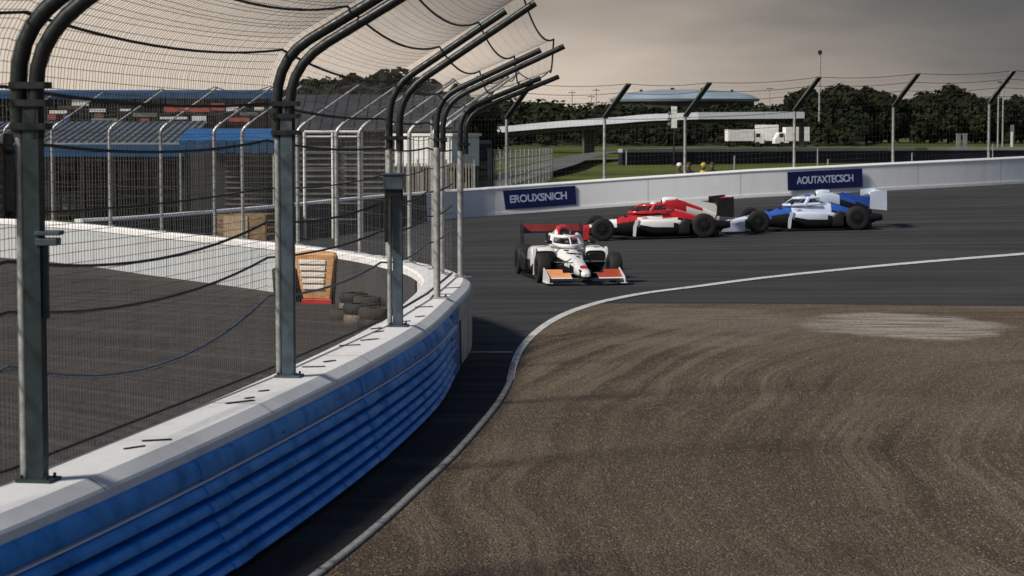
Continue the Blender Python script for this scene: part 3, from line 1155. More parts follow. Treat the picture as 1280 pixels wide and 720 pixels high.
for s in (.3, NL / ntot, (NL + NBD) / ntot, (NL + NBD + 2.4) / ntot, (NL + NBD + 4.7) / ntot, 1.0):
    kids.append(cable_run(Sf3, len(fp) - 1, [s] * len(fp), .010, (.04,), 'cable'))
adopt(ffence, kids)

# ------------------------------------------------------------------ racing cars


def rsec(x, w, z0, z1, y0=0.0, p=2.6, n=20):
    """rounded cross-section at station x"""
    rg = []
    zc, h = (z0 + z1) / 2, (z1 - z0) / 2
    for k in range(n):
        a = 2 * math.pi * k / n
        c, s = math.cos(a), math.sin(a)
        rg.append(Vector((x, y0 + w * math.copysign(abs(c) ** (2 / p), c), zc + h * math.copysign(abs(s) ** (2 / p), s))))
    return rg


def make_car(label, cols, group=None):
    body, accent, wingA, wingB, rearc, boxc, pod = cols
    ph = 1.0 if body == 'car_white' else 0.80
    car = thing('racing_car', (0, 0, 0), label, 'racing car', group)
    B = []

    def add(name, m, mat=None, par=car, smooth=True, bevel=0.0):
        return m.build(name, mat, par, smooth, bevel)
    m = MB()
    m.loft([rsec(*s) for s in ((2.58, .05, .20, .27), (2.52, .10, .17, .31), (2.2, .135, .16, .37), (1.8, .16, .15, .45), (1.4, .19, .12, .53), (1.0, .235, .09, .61),
                               (.7, .29, .07, .675), (.4, .34, .06, .735), (.1, .37, .05, .775), (-.35, .375, .05, .80), (-.8, .36, .05, .82), (-1.3, .30, .06, .66), (-1.9, .18, .1, .46), (-2.2, .10, .16, .36))])
    tub = add('body', m, body)
    tub.data.materials.append(M['carbon'])
    for pl in tub.data.polygons:
        if pl.center.z < (.36 if pl.center.x > .9 else .50) and pl.center.x < 1.9: pl.material_index = 1
    # livery panels painted on the tub
    for nm_ in ('car_white', 'car_blue', 'black'):
        tub.data.materials.append(M[nm_])
    for pl in tub.data.polygons:
        cx_, cz_ = pl.center.x, pl.center.z
        if pl.material_index == 1: continue
        if body == 'car_red' and (1.0 < cx_ < 2.0 or (-.8 < cx_ < .3 and cz_ < .62)): pl.material_index = 2
        if body == 'car_silver' and (.5 < cx_ < 1.5 or cx_ < -.9): pl.material_index = 3
    # dark nose stripes and small marks
    m = MB()
    for (x, y, l, wd, z) in ((1.02, .09, .22, .035, .612), (1.02, -.02, .18, .035, .625), (.92, -.11, .20, .03, .625), (1.28, .03, .10, .03, .567), (.70, .14, .14, .05, .665), (.66, -.13, .16, .05, .675)):
        m.box((x, y, z), (l, wd, .022), .35)
    m.build('nose_marks', 'black', tub)
    m = MB()
    rg = []
    for k in range(20):
        a = 2 * math.pi * k / 20
        rg.append(Vector((2.18 + .10 * math.cos(a), .085 * math.sin(a), .375 - .035 * math.cos(a))))
    m.loft([rg, [p + Vector((0, 0, .012)) for p in rg]])
    m.build('nose_badge', 'car_red', tub)
    m = MB()
    m.loft([rsec(*s) for s in ((-.42, .15, .86, 1.13), (-.50, .19, .78, 1.17), (-.75, .18, .7, 1.15), (-1.1, .15, .6, 1.03), (-1.6, .10, .5, .83), (-2.1, .05, .4, .60))])
    cov = add('engine_cover', m, body)
    cov.data.materials.append(M['car_white' if body == 'car_red' else 'black'])
    cov.data.materials.append(M['car_blue' if body == 'car_silver' else 'black'])
    for pl in cov.data.polygons:
        if body != 'car_white' and pl.center.z < .80: pl.material_index = 1
        elif body == 'car_silver' and pl.center.x < -1.2: pl.material_index = 2
        elif body == 'car_red' and pl.center.x < -1.5: pl.material_index = 2
    m = MB(); m.loft([rsec(*s) for s in ((-.39, .125, .93, 1.16), (-.46, .165, .92, 1.195), (-.62, .155, .98, 1.20), (-.8, .12, 1.04, 1.18))]); add('air_box', m, boxc)
    m = MB(); m.loft([rsec(*s) for s in ((-.375, .095, .96, 1.12), (-.395, .10, .955, 1.125))]); add('air_intake', m, 'black')
    m = MB(); m.loft([[Vector((-.9, .012, .9)), Vector((-.9, -.012, .9)), Vector((-2.1, -.012, .55)), Vector((-2.1, .012, .55))], [Vector((-1.2, .012, 1.10)), Vector((-1.2, -.012, 1.10)), Vector((-2.1, -.012, .92)), Vector((-2.1, .012, .92))]])
    add('fin', m, accent, smooth=False)
    # cockpit surround and aeroscreen
    m = MB(); m.loft([rsec(*s) for s in ((.42, .20, .70, .755), (.2, .25, .70, .80), (-.2, .27, .72, .825), (-.45, .22, .72, .85))]); add('cockpit_opening', m, 'black')

    def ring(z, f, w, x1=-.45, n=18, xf=.0):
        return [Vector((x1 + (f - x1) * math.sin(math.pi * k / n) ** .8, w * math.cos(math.pi * k / n), z + xf * math.sin(math.pi * k / n))) for k in range(n + 1)]
    lo, hi = ring(.79, .60, .37, xf=-.03), ring(.985, .30, .315, xf=-.03)
    m = MB(); m.loft([lo, hi], False, False); scr = add('aeroscreen', m, 'glass')
    m = MB(); m.tube(hi, .042, 10); m.tube(lo, .045, 10)
    m.tube([lo[2], hi[2]], .06, 8); m.tube([lo[-3], hi[-3]], .06, 8)
    m.tube([lo[9], lo[9].lerp(hi[9], .5) + Vector((.02, 0, .01)), hi[9]], .016, 8)
    add('screen_frame', m, body, scr)
    # sidepods
    for s in (1, -1):
        m = MB()
        m.loft([rsec(x, w, z0, z1 * ph, s * y, 4.0) for x, w, z0, z1, y in ((.50, .23, .38, .66, .58), (.42, .25, .30, .735, .59), (.0, .26, .12, .755, .60), (-.6, .25, .1, .72, .58), (-1.1, .20, .1, .58, .50), (-1.6, .10, .1, .40, .34))])
        sp = add('sidepod', m, pod)
        sp.data.materials.append(M['carbon'])
        for pl in sp.data.polygons:
            if pl.center.z < .40 or (pl.normal.x > .7): pl.material_index = 1
        m = MB(); m.loft([rsec(x, w, z0 * ph, z1 * ph, s * y, 4.0) for x, w, z0, z1, y in ((.515, .17, .40, .60, .58), (.49, .19, .38, .62, .58))]); m.build('inlet', 'black', sp)
        m = MB()   # outer turning vane that drops from the pod shoulder
        m.loft([[Vector((.52, s * .80, .70 * ph)), Vector((.52, s * .86, .70 * ph)), Vector((.42, s * .86, .74 * ph)), Vector((.42, s * .80, .74 * ph))],
                [Vector((.60, s * .84, .40)), Vector((.60, s * .865, .40)), Vector((.50, s * .865, .38)), Vector((.50, s * .84, .38))],
                [Vector((.62, s * .86, .12)), Vector((.62, s * .88, .12)), Vector((.54, s * .88, .10)), Vector((.54, s * .86, .10))]])
        add('turning_vane', m, pod)
        m = MB()   # rear wheel fairing
        m.loft([rsec(x, w, z0, z1, s * y, 4) for x, w, z0, z1, y in ((-.75, .06, .12, .45, .80), (-.95, .12, .10, .60, .80), (-1.06, .12, .10, .56, .80))])
        add('wheel_fairing', m, 'carbon')
        m = MB()   # mirror
        m.loft([rsec(x, w, z0, z1, s * .50, 3) for x, w, z0, z1 in ((.48, .05, .82, .87), (.44, .085, .80, .90), (.38, .085, .80, .90))])
        mi = add('mirror', m, 'carbon')
        m = MB(); m.tube([(.42, s * .34, .76), (.42, s * .46, .84)], .010, 6); m.build('mirror_stalk', 'carbon', mi)
    m = MB()
    m.loft([[Vector((1.1, -.2, .04)), Vector((1.1, .2, .04)), Vector((1.1, .2, .065)), Vector((1.1, -.2, .065))],
            [Vector((.6, -.86, .04)), Vector((.6, .86, .04)), Vector((.6, .86, .065)), Vector((.6, -.86, .065))],
            [Vector((-1.1, -.92, .04)), Vector((-1.1, .92, .04)), Vector((-1.1, .92, .065)), Vector((-1.1, -.92, .065))],
            [Vector((-2.0, -.5, .04)), Vector((-2.0, .5, .04)), Vector((-2.0, .5, .18)), Vector((-2.0, -.5, .18))]])
    add('floor', m, 'carbon', smooth=False)
    # front wing
    fwg = MB()

    def plane(mm, x0, z0, x1, z1, ya, yb, th=.022, dx=0.0):
        ya, yb = min(ya, yb), max(ya, yb)
        rings = []
        for y in (ya, yb):
            o = dx * abs(y)
            rings.append([Vector((x0 - o, y, z0)), Vector(((x0 + x1) / 2 - o, y, (z0 + z1) / 2 + th)), Vector((x1 - o, y, z1 + th * .4)), Vector((x1 - o, y, z1)), Vector(((x0 + x1) / 2 - o, y, (z0 + z1) / 2 - th * .6))])
        mm.loft(rings)
    plane(fwg, 2.66, .11, 2.36, .15, -.84, -.12, dx=.08); plane(fwg, 2.66, .11, 2.36, .15, .12, .84, dx=.08)
    plane(fwg, 2.60, .13, 2.36, .15, -.12, .12, dx=.08)
    add('front_wing', fwg, wingA[2], smooth=False)
    for s, mt in ((-1, wingA[0]), (1, wingA[1])):
        m = MB(); plane(m, 2.40, .16, 2.16, .25, s * .30, s * .82, dx=.06); plane(m, 2.20, .23, 2.04, .32, s * .46, s * .82, dx=.06)
        add('front_flap', m, mt, smooth=False)
        m = MB(); plane(m, 2.50, .135, 2.40, .165, s * .30, s * .83, dx=.06); add('flap_trim', m, wingB, smooth=False)
        m = MB()
        m.loft([[Vector((2.62, s * .835, .06)), Vector((2.62, s * .86, .06)), Vector((2.56, s * .86, .20)), Vector((2.56, s * .835, .20))],
                [Vector((1.92, s * .85, .06)), Vector((1.92, s * .88, .06)), Vector((1.92, s * .865, .36)), Vector((1.92, s * .84, .36))]])
        m.box((2.3, s * .83, .065), (.62, .14, .02))
        add('end_plate', m, body, smooth=False)
        m = MB(); m.box((2.3, s * .11, .24), (.26, .022, .20)); add('wing_pylon', m, 'carbon', smooth=False)
    # rear wing
    m = MB(); plane(m, -1.98, .93, -2.22, .97, -.70, .70, .03); add('rear_wing', m, 'carbon', smooth=False)
    m = MB(); plane(m, -2.16, .98, -2.36, 1.12, -.70, .70, .02); add('rear_flap', m, rearc, smooth=False)
    for s in (1, -1):
        m = MB()
        m.loft([[Vector((-1.9, s * .70, .62)), Vector((-1.9, s * .725, .62)), Vector((-1.92, s * .725, 1.13)), Vector((-1.92, s * .70, 1.13))],
                [Vector((-2.42, s * .70, .56)), Vector((-2.42, s * .725, .56)), Vector((-2.42, s * .725, 1.17)), Vector((-2.42, s * .70, 1.17))]])
        add('rear_end_plate', m, 'rim' if rearc != 'car_silver' else 'car_silver', smooth=False)
        m = MB(); m.tube([(-1.95, s * .12, .42), (-2.1, s * .12, .94)], .02, 6); add('wing_support', m, 'carbon')
    m = MB(); m.loft([rsec(*q) for q in ((-2.0, .16, .16, .46), (-2.35, .13, .2, .42), (-2.42, .10, .22, .40))]); add('gearbox', m, 'carbon')
    # wheels
    for ax, r, wd, tr in ((1.5, .335, .29, .82), (-1.5, .355, .38, .775)):
        for s in (1, -1):
            w = thing('wheel', (ax, s * tr, r), None, None)
            w.parent = car
            del_keys = [k for k in ('label', 'category') if k in w]
            prof = [(r * .56, -wd / 2 + .01), (r * .80, -wd / 2), (r * .95, -wd / 2 + .02), (r, -wd / 2 + .055), (r, wd / 2 - .055), (r * .95, wd / 2 - .02), (r * .80, wd / 2), (r * .56, wd / 2 - .01)]
            m = MB(); m.lathe(prof + [prof[0]], (0, 0, 0), 'y', 36)
            m.f = [f for f in m.f if len(f) == 4]; m.mi = m.mi[:len(m.f)]
            m.build('tyre', 'tyre', w, True)
            m = MB()
            m.lathe([(r * .57, -wd / 2 + .02), (r * .57, wd / 2 - .02)], (0, 0, 0), 'y', 30)
            for k in range(8):
                a = k * math.pi / 4
                m.box(((r * .32) * math.cos(a), s * (wd / 2 - .012), (r * .32) * math.sin(a)), (.03, .02, r * .48), 0, Matrix.Translation((r * .30 * math.cos(a), s * (wd / 2 - .012), r * .30 * math.sin(a))) @ Matrix.Rotation(-a + math.pi / 2, 4, 'Y') @ Matrix.Translation((-(r * .32) * math.cos(a), -s * (wd / 2 - .012), -(r * .32) * math.sin(a))))
            m.lathe([(.05, s * (wd / 2 - .02)), (.045, s * (wd / 2 + .02))], (0, 0, 0), 'y', 12)
            m.build('rim', 'rim', w, True)
        for s in (1, -1):
            for (dx, zb0, za) in ((.32, .20, .18), (-.32, .20, .18), (.28, .44, .46), (-.28, .44, .46), (0.05, .52, .22)):
                m = MB(); m.tube([(ax + dx, s * .16, zb0 + .02), (ax, s * (tr - wd / 2 + .03), za)], .013, 6)
                add('wishbone', m, 'carbon')
    return car


def place_car(car, x, y, head):
    """stand the car on the banked track with all wheels down; head = direction of the nose"""
    h = Vector((math.cos(head), math.sin(head)))
    l = Vector((-h.y, h.x))
    f = Vector((x, y)) + h * 1.5
    r = Vector((x, y)) - h * 1.5
    zf, zr = bank(f.x, f.y), bank(r.x, r.y)
    a = Vector((x, y)) + l * .8
    b = Vector((x, y)) - l * .8
    zl, zr2 = bank(a.x, a.y), bank(b.x, b.y)
    X = Vector((h.x * 3, h.y * 3, zf - zr)).normalized()
    Yv = Vector((l.x * 1.6, l.y * 1.6, zl - zr2)).normalized()
    Z = X.cross(Yv).normalized()
    Yv = Z.cross(X)
    mt = Matrix((X, Yv, Z)).transposed().to_4x4()
    mt.translation = Vector((x, y, (zf + zr) / 2 + .004))
    car.matrix_world = mt
    car.location = mt.translation
    car.rotation_euler = mt.to_euler()
    return mt


def make_driver(mt, label, helmet, suit='cloth_dark'):
    """driver seated low in the tub: shoulders, arms to the wheel, helmet"""
    d = thing('person', mt @ Vector((-.14, 0, .29)), label, 'person')
    d.rotation_euler = mt.to_euler()
    me = bpy.data.meshes.new('torso')
    P = [(0, 0, -.05), (0, 0, .2), (-.02, 0, .40), (0, 0, .50), (0, .16, .36), (.16, .22, .22), (.34, .10, .28), (0, -.16, .36), (.16, -.22, .22), (.34, -.10, .28)]
    E = [(0, 1), (1, 2), (2, 3), (2, 4), (4, 5), (5, 6), (2, 7), (7, 8), (8, 9)]
    me.from_pydata(P, E, [])
    me.materials.append(M[suit])
    o = bpy.data.objects.new('torso', me); COL.objects.link(o); o.parent = d
    md = o.modifiers.new('skin', 'SKIN')
    rad = [.15, .15, .13, .06, .07, .05, .035, .07, .05, .035]
    for v, r in zip(me.skin_vertices[0].data, rad): v.radius = (r, r)
    me.skin_vertices[0].data[0].use_root = True
    o.modifiers.new('sub', 'SUBSURF').levels = 1
    m = MB()
    prof = []
    for k in range(13):
        a = math.pi * k / 12
        prof.append((max(.001, .135 * math.sin(a) ** .85), -.15 * math.cos(a)))
    m.lathe(prof, (0, 0, .62), 'z', 20)
    h = m.build('helmet', helmet, d, True)
    m = MB()
    rg0, rg1 = [], []
    for k in range(11):
        a = R(-65 + 13 * k)
        rg0.append(Vector((.139 * math.cos(a), .139 * math.sin(a), .585))); rg1.append(Vector((.136 * math.cos(a), .136 * math.sin(a), .665)))
    m.loft([rg0, rg1], False, False)
    m.build('visor', 'rim' if helmet == 'black' else 'black', h, True)
    if helmet == 'black':
        m = MB()
        for a_, z_ in ((-20, .70), (25, .695), (70, .66), (-75, .65), (0, .545)):
            aa = R(a_); m.box((.125 * math.cos(aa), .125 * math.sin(aa), z_), (.03, .07, .035), aa)
        m.build('helmet_patch', 'car_white', h)
    return d


# --- the sharp white car coming towards the camera
front = on_track(725, 354)
HEAD1 = R(-90 + 8.5)
hx, hy = math.cos(HEAD1), math.sin(HEAD1)
c1 = make_car('white open-wheel racing car with orange and red front wing flaps driving head-on towards the camera',
              ('car_white', 'car_white', ('orange', 'car_orange_red', 'carbon'), 'car_white', 'dark_red_flap', 'car_red', 'car_white'), 'racing cars on the track')
mt1 = place_car(c1, front.x - hx * 1.72, front.y - hy * 1.72, HEAD1)
make_driver(mt1, 'driver in a dark helmet seated in the white head-on racing car', 'black')
# --- two cars running nose to tail along the far wall
q = on_track(812, 297)
c2 = make_car('red and white open-wheel racing car running sideways behind the white car, nose to the left',
              ('car_red', 'car_white', ('car_red', 'car_red', 'white_metal'), 'car_white', 'car_red', 'car_white', 'car_white'), 'racing cars on the track')
mt2 = place_car(c2, q.x, q.y, R(180 + 5))
make_driver(mt2, 'driver in a white helmet seated in the red and white racing car', 'car_white')
q = on_track(1004, 287)
c3 = make_car('pale blue and white open-wheel racing car following close behind the red car',
              ('car_silver', 'car_blue', ('car_silver', 'car_silver', 'car_blue'), 'car_blue', 'car_silver', 'car_silver', 'car_silver'), 'racing cars on the track')
mt3 = place_car(c3, q.x, q.y, R(180 + 3))
make_driver(mt3, 'driver in a blue helmet seated in the pale blue racing car', 'car_blue')

# ------------------------------------------------------------------ equipment on the front posts
P = base[1]
t, n = norm_at(P)
sp = thing('loudspeaker', aty(5, 272, P.y + .05), 'tall black loudspeaker case strapped to the left side of the nearest fence post', 'loudspeaker')
m = MB()
m.loft([[Vector((x, y, z)) for x, y in ((-.13, -.13), (.04, -.15), (.05, .12), (-.13, .12))] for z in (0, .50)])
m.loft([[Vector((x, y, .50)) for x, y in ((-.13, -.13), (.04, -.15), (.05, .12), (-.13, .12))], [Vector((x, y, .58)) for x, y in ((-.05, -.10), (.04, -.13), (.05, .12), (-.05, .12))]])
m.build('case', 'black', sp, False, .008)
m = MB()
for k in range(7): m.box((-.045, -.145, .06 + k * .065), (.13, .012, .03))
m.build('grille', 'rim', sp)
m = MB(); m.box((.10, .0, .02), (.22, .09, .05)); m.box((.10, 0, .45), (.20, .06, .03)); m.build('bracket', 'pipe_dark', sp)
sp2 = thing('camera_housing', aty(62, 302, P.y), 'small grey box housing on a bracket at the right side of the nearest fence post', 'camera housing')
m = MB(); m.box((-.01, 0, 0), (.15, .16, .05)); m.box((0, 0, .06), (.17, .18, .03)); m.build('housing', 'post', sp2, False, .006)
m = MB(); m.box((-.03, 0, -.28), (.04, .05, .50)); m.build('mounting_arm', 'postd', sp2)
P = base[3]
jb = thing('junction_box', (P.x - .01, P.y - .12, 2.72), 'blue-grey metal cabinet with a dark front clamped to the third fence post', 'cabinet')
m = MB(); m.box((.0, 0, .10), (.25, .17, .17)); m.box((0, 0, .20), (.27, .2, .03)); m.build('hood', 'post', jb, False, .01)
m = MB(); m.box((-.09, .03, -.30), (.035, .12, .66)); m.box((.105, .03, -.12), (.02, .12, .28)); m.build('cheek', 'black', jb, False, .004)
m = MB(); m.box((0, .01, -.02), (.19, .13, .10)); m.build('cable_gland', 'black', jb)

# ------------------------------------------------------------------ things inside the bend
Yb = atz(402, 371).y
bb = thing('crash_barrier', atz(402, 379), 'faded orange plastic crash barrier with a white ribbed front inside the bend of the wall', 'crash barrier', rz=R(-16))
m = MB()
m.loft([[Vector((x, y, z)) for x, y in ((-w, -d), (w, -d), (w, d), (-w, d))] for w, d, z in ((.28, .26, .10), (.32, .32, .30), (.43, .40, .98), (.41, .38, 1.03))])
m.build('body', 'pale_orange', bb, False, .02)
m = MB()
for k in range(5): m.box((-.04, -.333 - k * .0145, .34 + k * .125), (.44 + k * .03, .03, .085), 0)
m.build('ribbed_panel', 'white_metal', bb, False, .01)
m = MB(); m.box((0, 0, .05), (.62, .56, .10)); m.build('base', 'car_red', bb, False, .01)
m = MB()
m.loft([[Vector((w + .004, y, z)) for y in (-d * .8, d * .8)] + [Vector((w + .02, y, z)) for y in (d * .8, -d * .8)] for w, d, z in ((.312, .30, .26), (.418, .36, .92))])
m.build('side_panel', 'orange', bb)
b2 = thing('crash_barrier', atz(362, 377), 'black plastic crash barrier standing to the left of the orange one', 'crash barrier', rz=R(12))
m = MB()
m.loft([[Vector((x, y, z)) for x, y in ((-w, -d), (w, -d), (w, d), (-w, d))] for w, d, z in ((.27, .26, .0), (.30, .30, .25), (.32, .33, .62), (.30, .30, .66))])
m.build('body', 'black', b2, False, .02)
m = MB(); m.box((0, -.335, .35), (.4, .02, .05)); m.build('handle', 'rim', b2)
# tyre stacks along the inner foot of the rounded end
k = 0
for (px, py) in ((436, 386), (455, 392), (474, 398), (492, 396), (447, 377), (466, 382), (485, 385), (503, 384), (511, 368), (460, 371), (480, 372), (497, 371)):
    p = atz(px - 4, py + 13)
    st = thing('tyre_stack', p, ['short stack of dusty old tyres', 'low pair of dusty old tyres'][k % 2] + ' inside the rounded end of the wall', 'tyres', 'dusty tyres inside the rounded wall end')
    for j in range(2 - (k % 3 == 0)):
        m = MB()
        pr = [(.16, .0), (.28, .0), (.305, .04), (.31, .09), (.305, .14), (.28, .18), (.16, .18), (.18, .09)]
        m.lathe(pr + [pr[0]], (rnd.uniform(-.02, .02), 0, j * .185), 'z', 18)
        m.f = [f for f in m.f if len(f) == 4]; m.mi = m.mi[:len(m.f)]
        ty = m.build('tyre', ['bark', 'stone', 'tyre'][(k + j) % 3], st, True)
    k += 1

# crate behind the return wall
p = aty(310, 297, 58)
cr_ = thing('crate', (p.x, 58, 0), 'brown wooden crate with a pale plywood front standing behind the white wall', 'crate', rz=R(-14))
m = MB()
for j in range(7): m.box((0, -.45, .12 + j * .175), (1.3, .03, .15)); m.box((0, .45, .12 + j * .175), (1.3, .03, .15)); m.box((.66, 0, .12 + j * .175), (.03, .9, .15)); m.box((-.66, 0, .12 + j * .175), (.03, .9, .15))
for a in (-.62, .62):
    for b_ in (-.42, .42): m.box((a, b_, .62), (.07, .07, 1.24))
m.box((0, 0, .05), (1.3, .9, .1))
m.build('slats', 'wood', cr_)
m = MB(); m.box((-.15, -.48, .92), (.66, .03, .56)); m.build('front_panel', 'pale_wood', cr_)

# ------------------------------------------------------------------ buildings on the left
def px_x(px, Y): return (px - 640) / F_PX * Y * 1.0


# A: long pavilion with ribbed roof and blue fascia
YA = 84.0
xa0, xa1 = px_x(-60, YA), px_x(232, YA)
pav = thing('pavilion', ((xa0 + xa1) / 2, YA, 0), 'long dark open pavilion with grey ribbed roof and blue fascia behind the white wall', 'building')
wA = xa1 - xa0
m = MB(); m.box((0, 6, 1.3), (wA, .2, 2.6)); m.box((-wA / 2 + .1, 3, 1.3), (.2, 6, 2.6)); m.box((wA / 2 - .1, 3, 1.3), (.2, 6, 2.6)); m.build('wall', 'dark_wall', pav)
m = MB()
nrib = int(wA / .28)
m.poly([(-wA / 2, -.4, 2.86), (wA / 2, -.4, 2.86), (wA / 2, 6.4, 3.70), (-wA / 2, 6.4, 3.70)])
m.poly([(-wA / 2, 6.4, 3.62), (wA / 2, 6.4, 3.62), (wA / 2, -.4, 2.78), (-wA / 2, -.4, 2.78)])
for j in range(nrib):
    x = -wA / 2 + .14 + j * .28
    m.loft([[Vector((x - .035, -.4, 2.862)), Vector((x + .035, -.4, 2.862)), Vector((x, -.4, 2.93))], [Vector((x - .035, 6.4, 3.702)), Vector((x + .035, 6.4, 3.702)), Vector((x, 6.4, 3.77))]])
m.build('roof', 'roof_grey', pav)
m = MB(); m.box((0, -.46, 2.60), (wA + .1, .10, .44)); m.build('fascia', 'awning', pav)
m = MB(); m.box((0, -.42, 2.86), (wA + .1, .16, .06)); m.build('gutter', 'pipe', pav)
for j in range(8):
    x = -wA / 2 + .2 + j * (wA - .4) / 7
    m = MB(); m.box((x, -.35, 1.2), (.09, .09, 2.4)); m.build('column', 'rim', pav)
for (a, b_, z0, z1) in ((-18.2 + 17, 1.1, 1.95, 2.25),):
    pass
for (px0, px1, py0, py1) in ((74, 92, 198, 214), (106, 126, 198, 208), (76, 104, 241, 262), (42, 58, 200, 212), (148, 160, 205, 222)):
    a, b_ = aty(px0, py1, YA + 5.8), aty(px1, py0, YA + 5.8)
    m = MB(); m.box(((a.x + b_.x) / 2 - (xa0 + xa1) / 2, 5.86, (a.z + b_.z) / 2), (b_.x - a.x, .06, b_.z - a.z)); wn = m.build('window', 'window', pav)
    m = MB()
    for q in range(4): m.box((a.x + (b_.x - a.x) * q / 3 - (xa0 + xa1) / 2, 5.82, (a.z + b_.z) / 2), (.05, .05, b_.z - a.z))
    m.box(((a.x + b_.x) / 2 - (xa0 + xa1) / 2, 5.80, (a.z + b_.z) / 2), (b_.x - a.x, .04, .05)); m.build('frame', 'rim', wn)
m = MB()
for j in range(3): m.tube([(-wA / 2, -.30, .55 + j * .35), (wA / 2, -.30, .55 + j * .35)], .025, 6)
m.build('handrail', 'rim', pav)

# B: blue awning stall to the right of it
YB = 80.0
xb0, xb1 = px_x(226, YB), px_x(346, YB)
st = thing('awning_stall', ((xb0 + xb1) / 2, YB, 0), 'dark louvred stall under a bright blue cloth awning beside the pavilion', 'stall')
wB = xb1 - xb0
m = MB(); m.loft([[Vector((-wB / 2, y, z)), Vector((wB / 2, y, z)), Vector((wB / 2, y, z - .05)), Vector((-wB / 2, y, z - .05))] for y, z in ((-.4, 2.98), (.6, 3.22), (2.5, 3.42))]); m.build('awning', 'awning_lite', st)
m = MB()
ns = 12
for j in range(ns):
    x = -wB / 2 + (j + .5) * wB / ns
    m.box((x, -.42, 2.78), (wB / ns * .86, .03, .40 + .06 * (j % 2)))
m.build('valance', 'awning', st)
m = MB(); m.box((0, 2.4, 1.45), (wB, .15, 2.9)); m.build('wall', 'dark_wall', st)
m = MB()
for j in range(13): m.box((.6, 2.28, .25 + j * .2), (wB - 1.4, .06, .055), 0)
m.build('louvre', 'slat', st)
for a in (-1, 1):
    m = MB(); m.tube([(a * (wB / 2 - .06), -.36, 0), (a * (wB / 2 - .06), -.36, 2.95)], .04, 8); m.build('column', 'pipe', st)

# C: upper deck with blue canopy and seated spectators
YC = 96.0
xc0, xc1 = px_x(-40, YC), px_x(350, YC)
gs = thing('grandstand', ((xc0 + xc1) / 2, YC, 0), 'grandstand with dark raked tiers and a dark blue canopy above the pavilion', 'grandstand')
wC = xc1 - xc0
m = MB()
for j in range(4): m.box((0, j * .9, 1.7 + j * .16), (wC, .88, 3.4 + j * .32))
m.build('tier', 'navy_dark', gs)
m = MB()
m.loft([[Vector((-wC / 2, y, z)), Vector((wC / 2, y, z)), Vector((wC / 2, y, z - .12)), Vector((-wC / 2, y, z - .12))] for y, z in ((-1.2, 4.92), (1.5, 5.06), (4.2, 5.12))]); m.build('canopy', 'awning', gs)
m = MB(); m.box((0, -1.24, 4.80), (wC, .06, .26)); m.build('fascia', 'awning', gs)
m = MB(); m.box((0, 4.2, 2.55), (wC, .1, 5.0)); m.build('back_wall', 'navy_dark', gs)
for j in range(7):
    x = -wC / 2 + .3 + j * (wC - .6) / 6
    m = MB(); m.box((x, -1.1, 2.45), (.10, .10, 4.9)); m.build('column', 'rim', gs)
for (px0, px1, py0, py1, mt_) in ((62, 84, 138, 142, 'car_white'), (60, 70, 143, 150, 'banner_red'), (72, 100, 132, 137, 'cloth_brown'), (80, 86, 144, 152, 'car_blue'), (118, 130, 143, 146, 'banner_red'), (150, 163, 136, 139, 'car_white'), (176, 186, 148, 153, 'banner_red'), (200, 234, 146, 149, 'car_white'), (214, 236, 152, 156, 'cloth_brown'), (300, 322, 140, 144, 'slat'), (286, 312, 147, 152, 'banner_red'), (318, 330, 134, 138, 'car_white'), (90, 111, 118, 132, 'car_white'), (205, 262, 133, 140, 'banner_red'), (264, 281, 129, 138, 'banner_red'), (240, 258, 145, 151, 'white_metal'), (114, 146, 148, 152, 'window'), (112, 132, 136, 140, 'car_white'), (166, 196, 141, 146, 'slat'), (283, 298, 131, 139, 'car_white')):
    a, b_ = aty(px0, py1, YC - 1.16), aty(px1, py0, YC - 1.16)
    m = MB(); m.box(((a.x + b_.x) / 2 - (xc0 + xc1) / 2, -1.16, (a.z + b_.z) / 2), (b_.x - a.x, .04, b_.z - a.z)); m.build('banner_panel', mt_, gs)


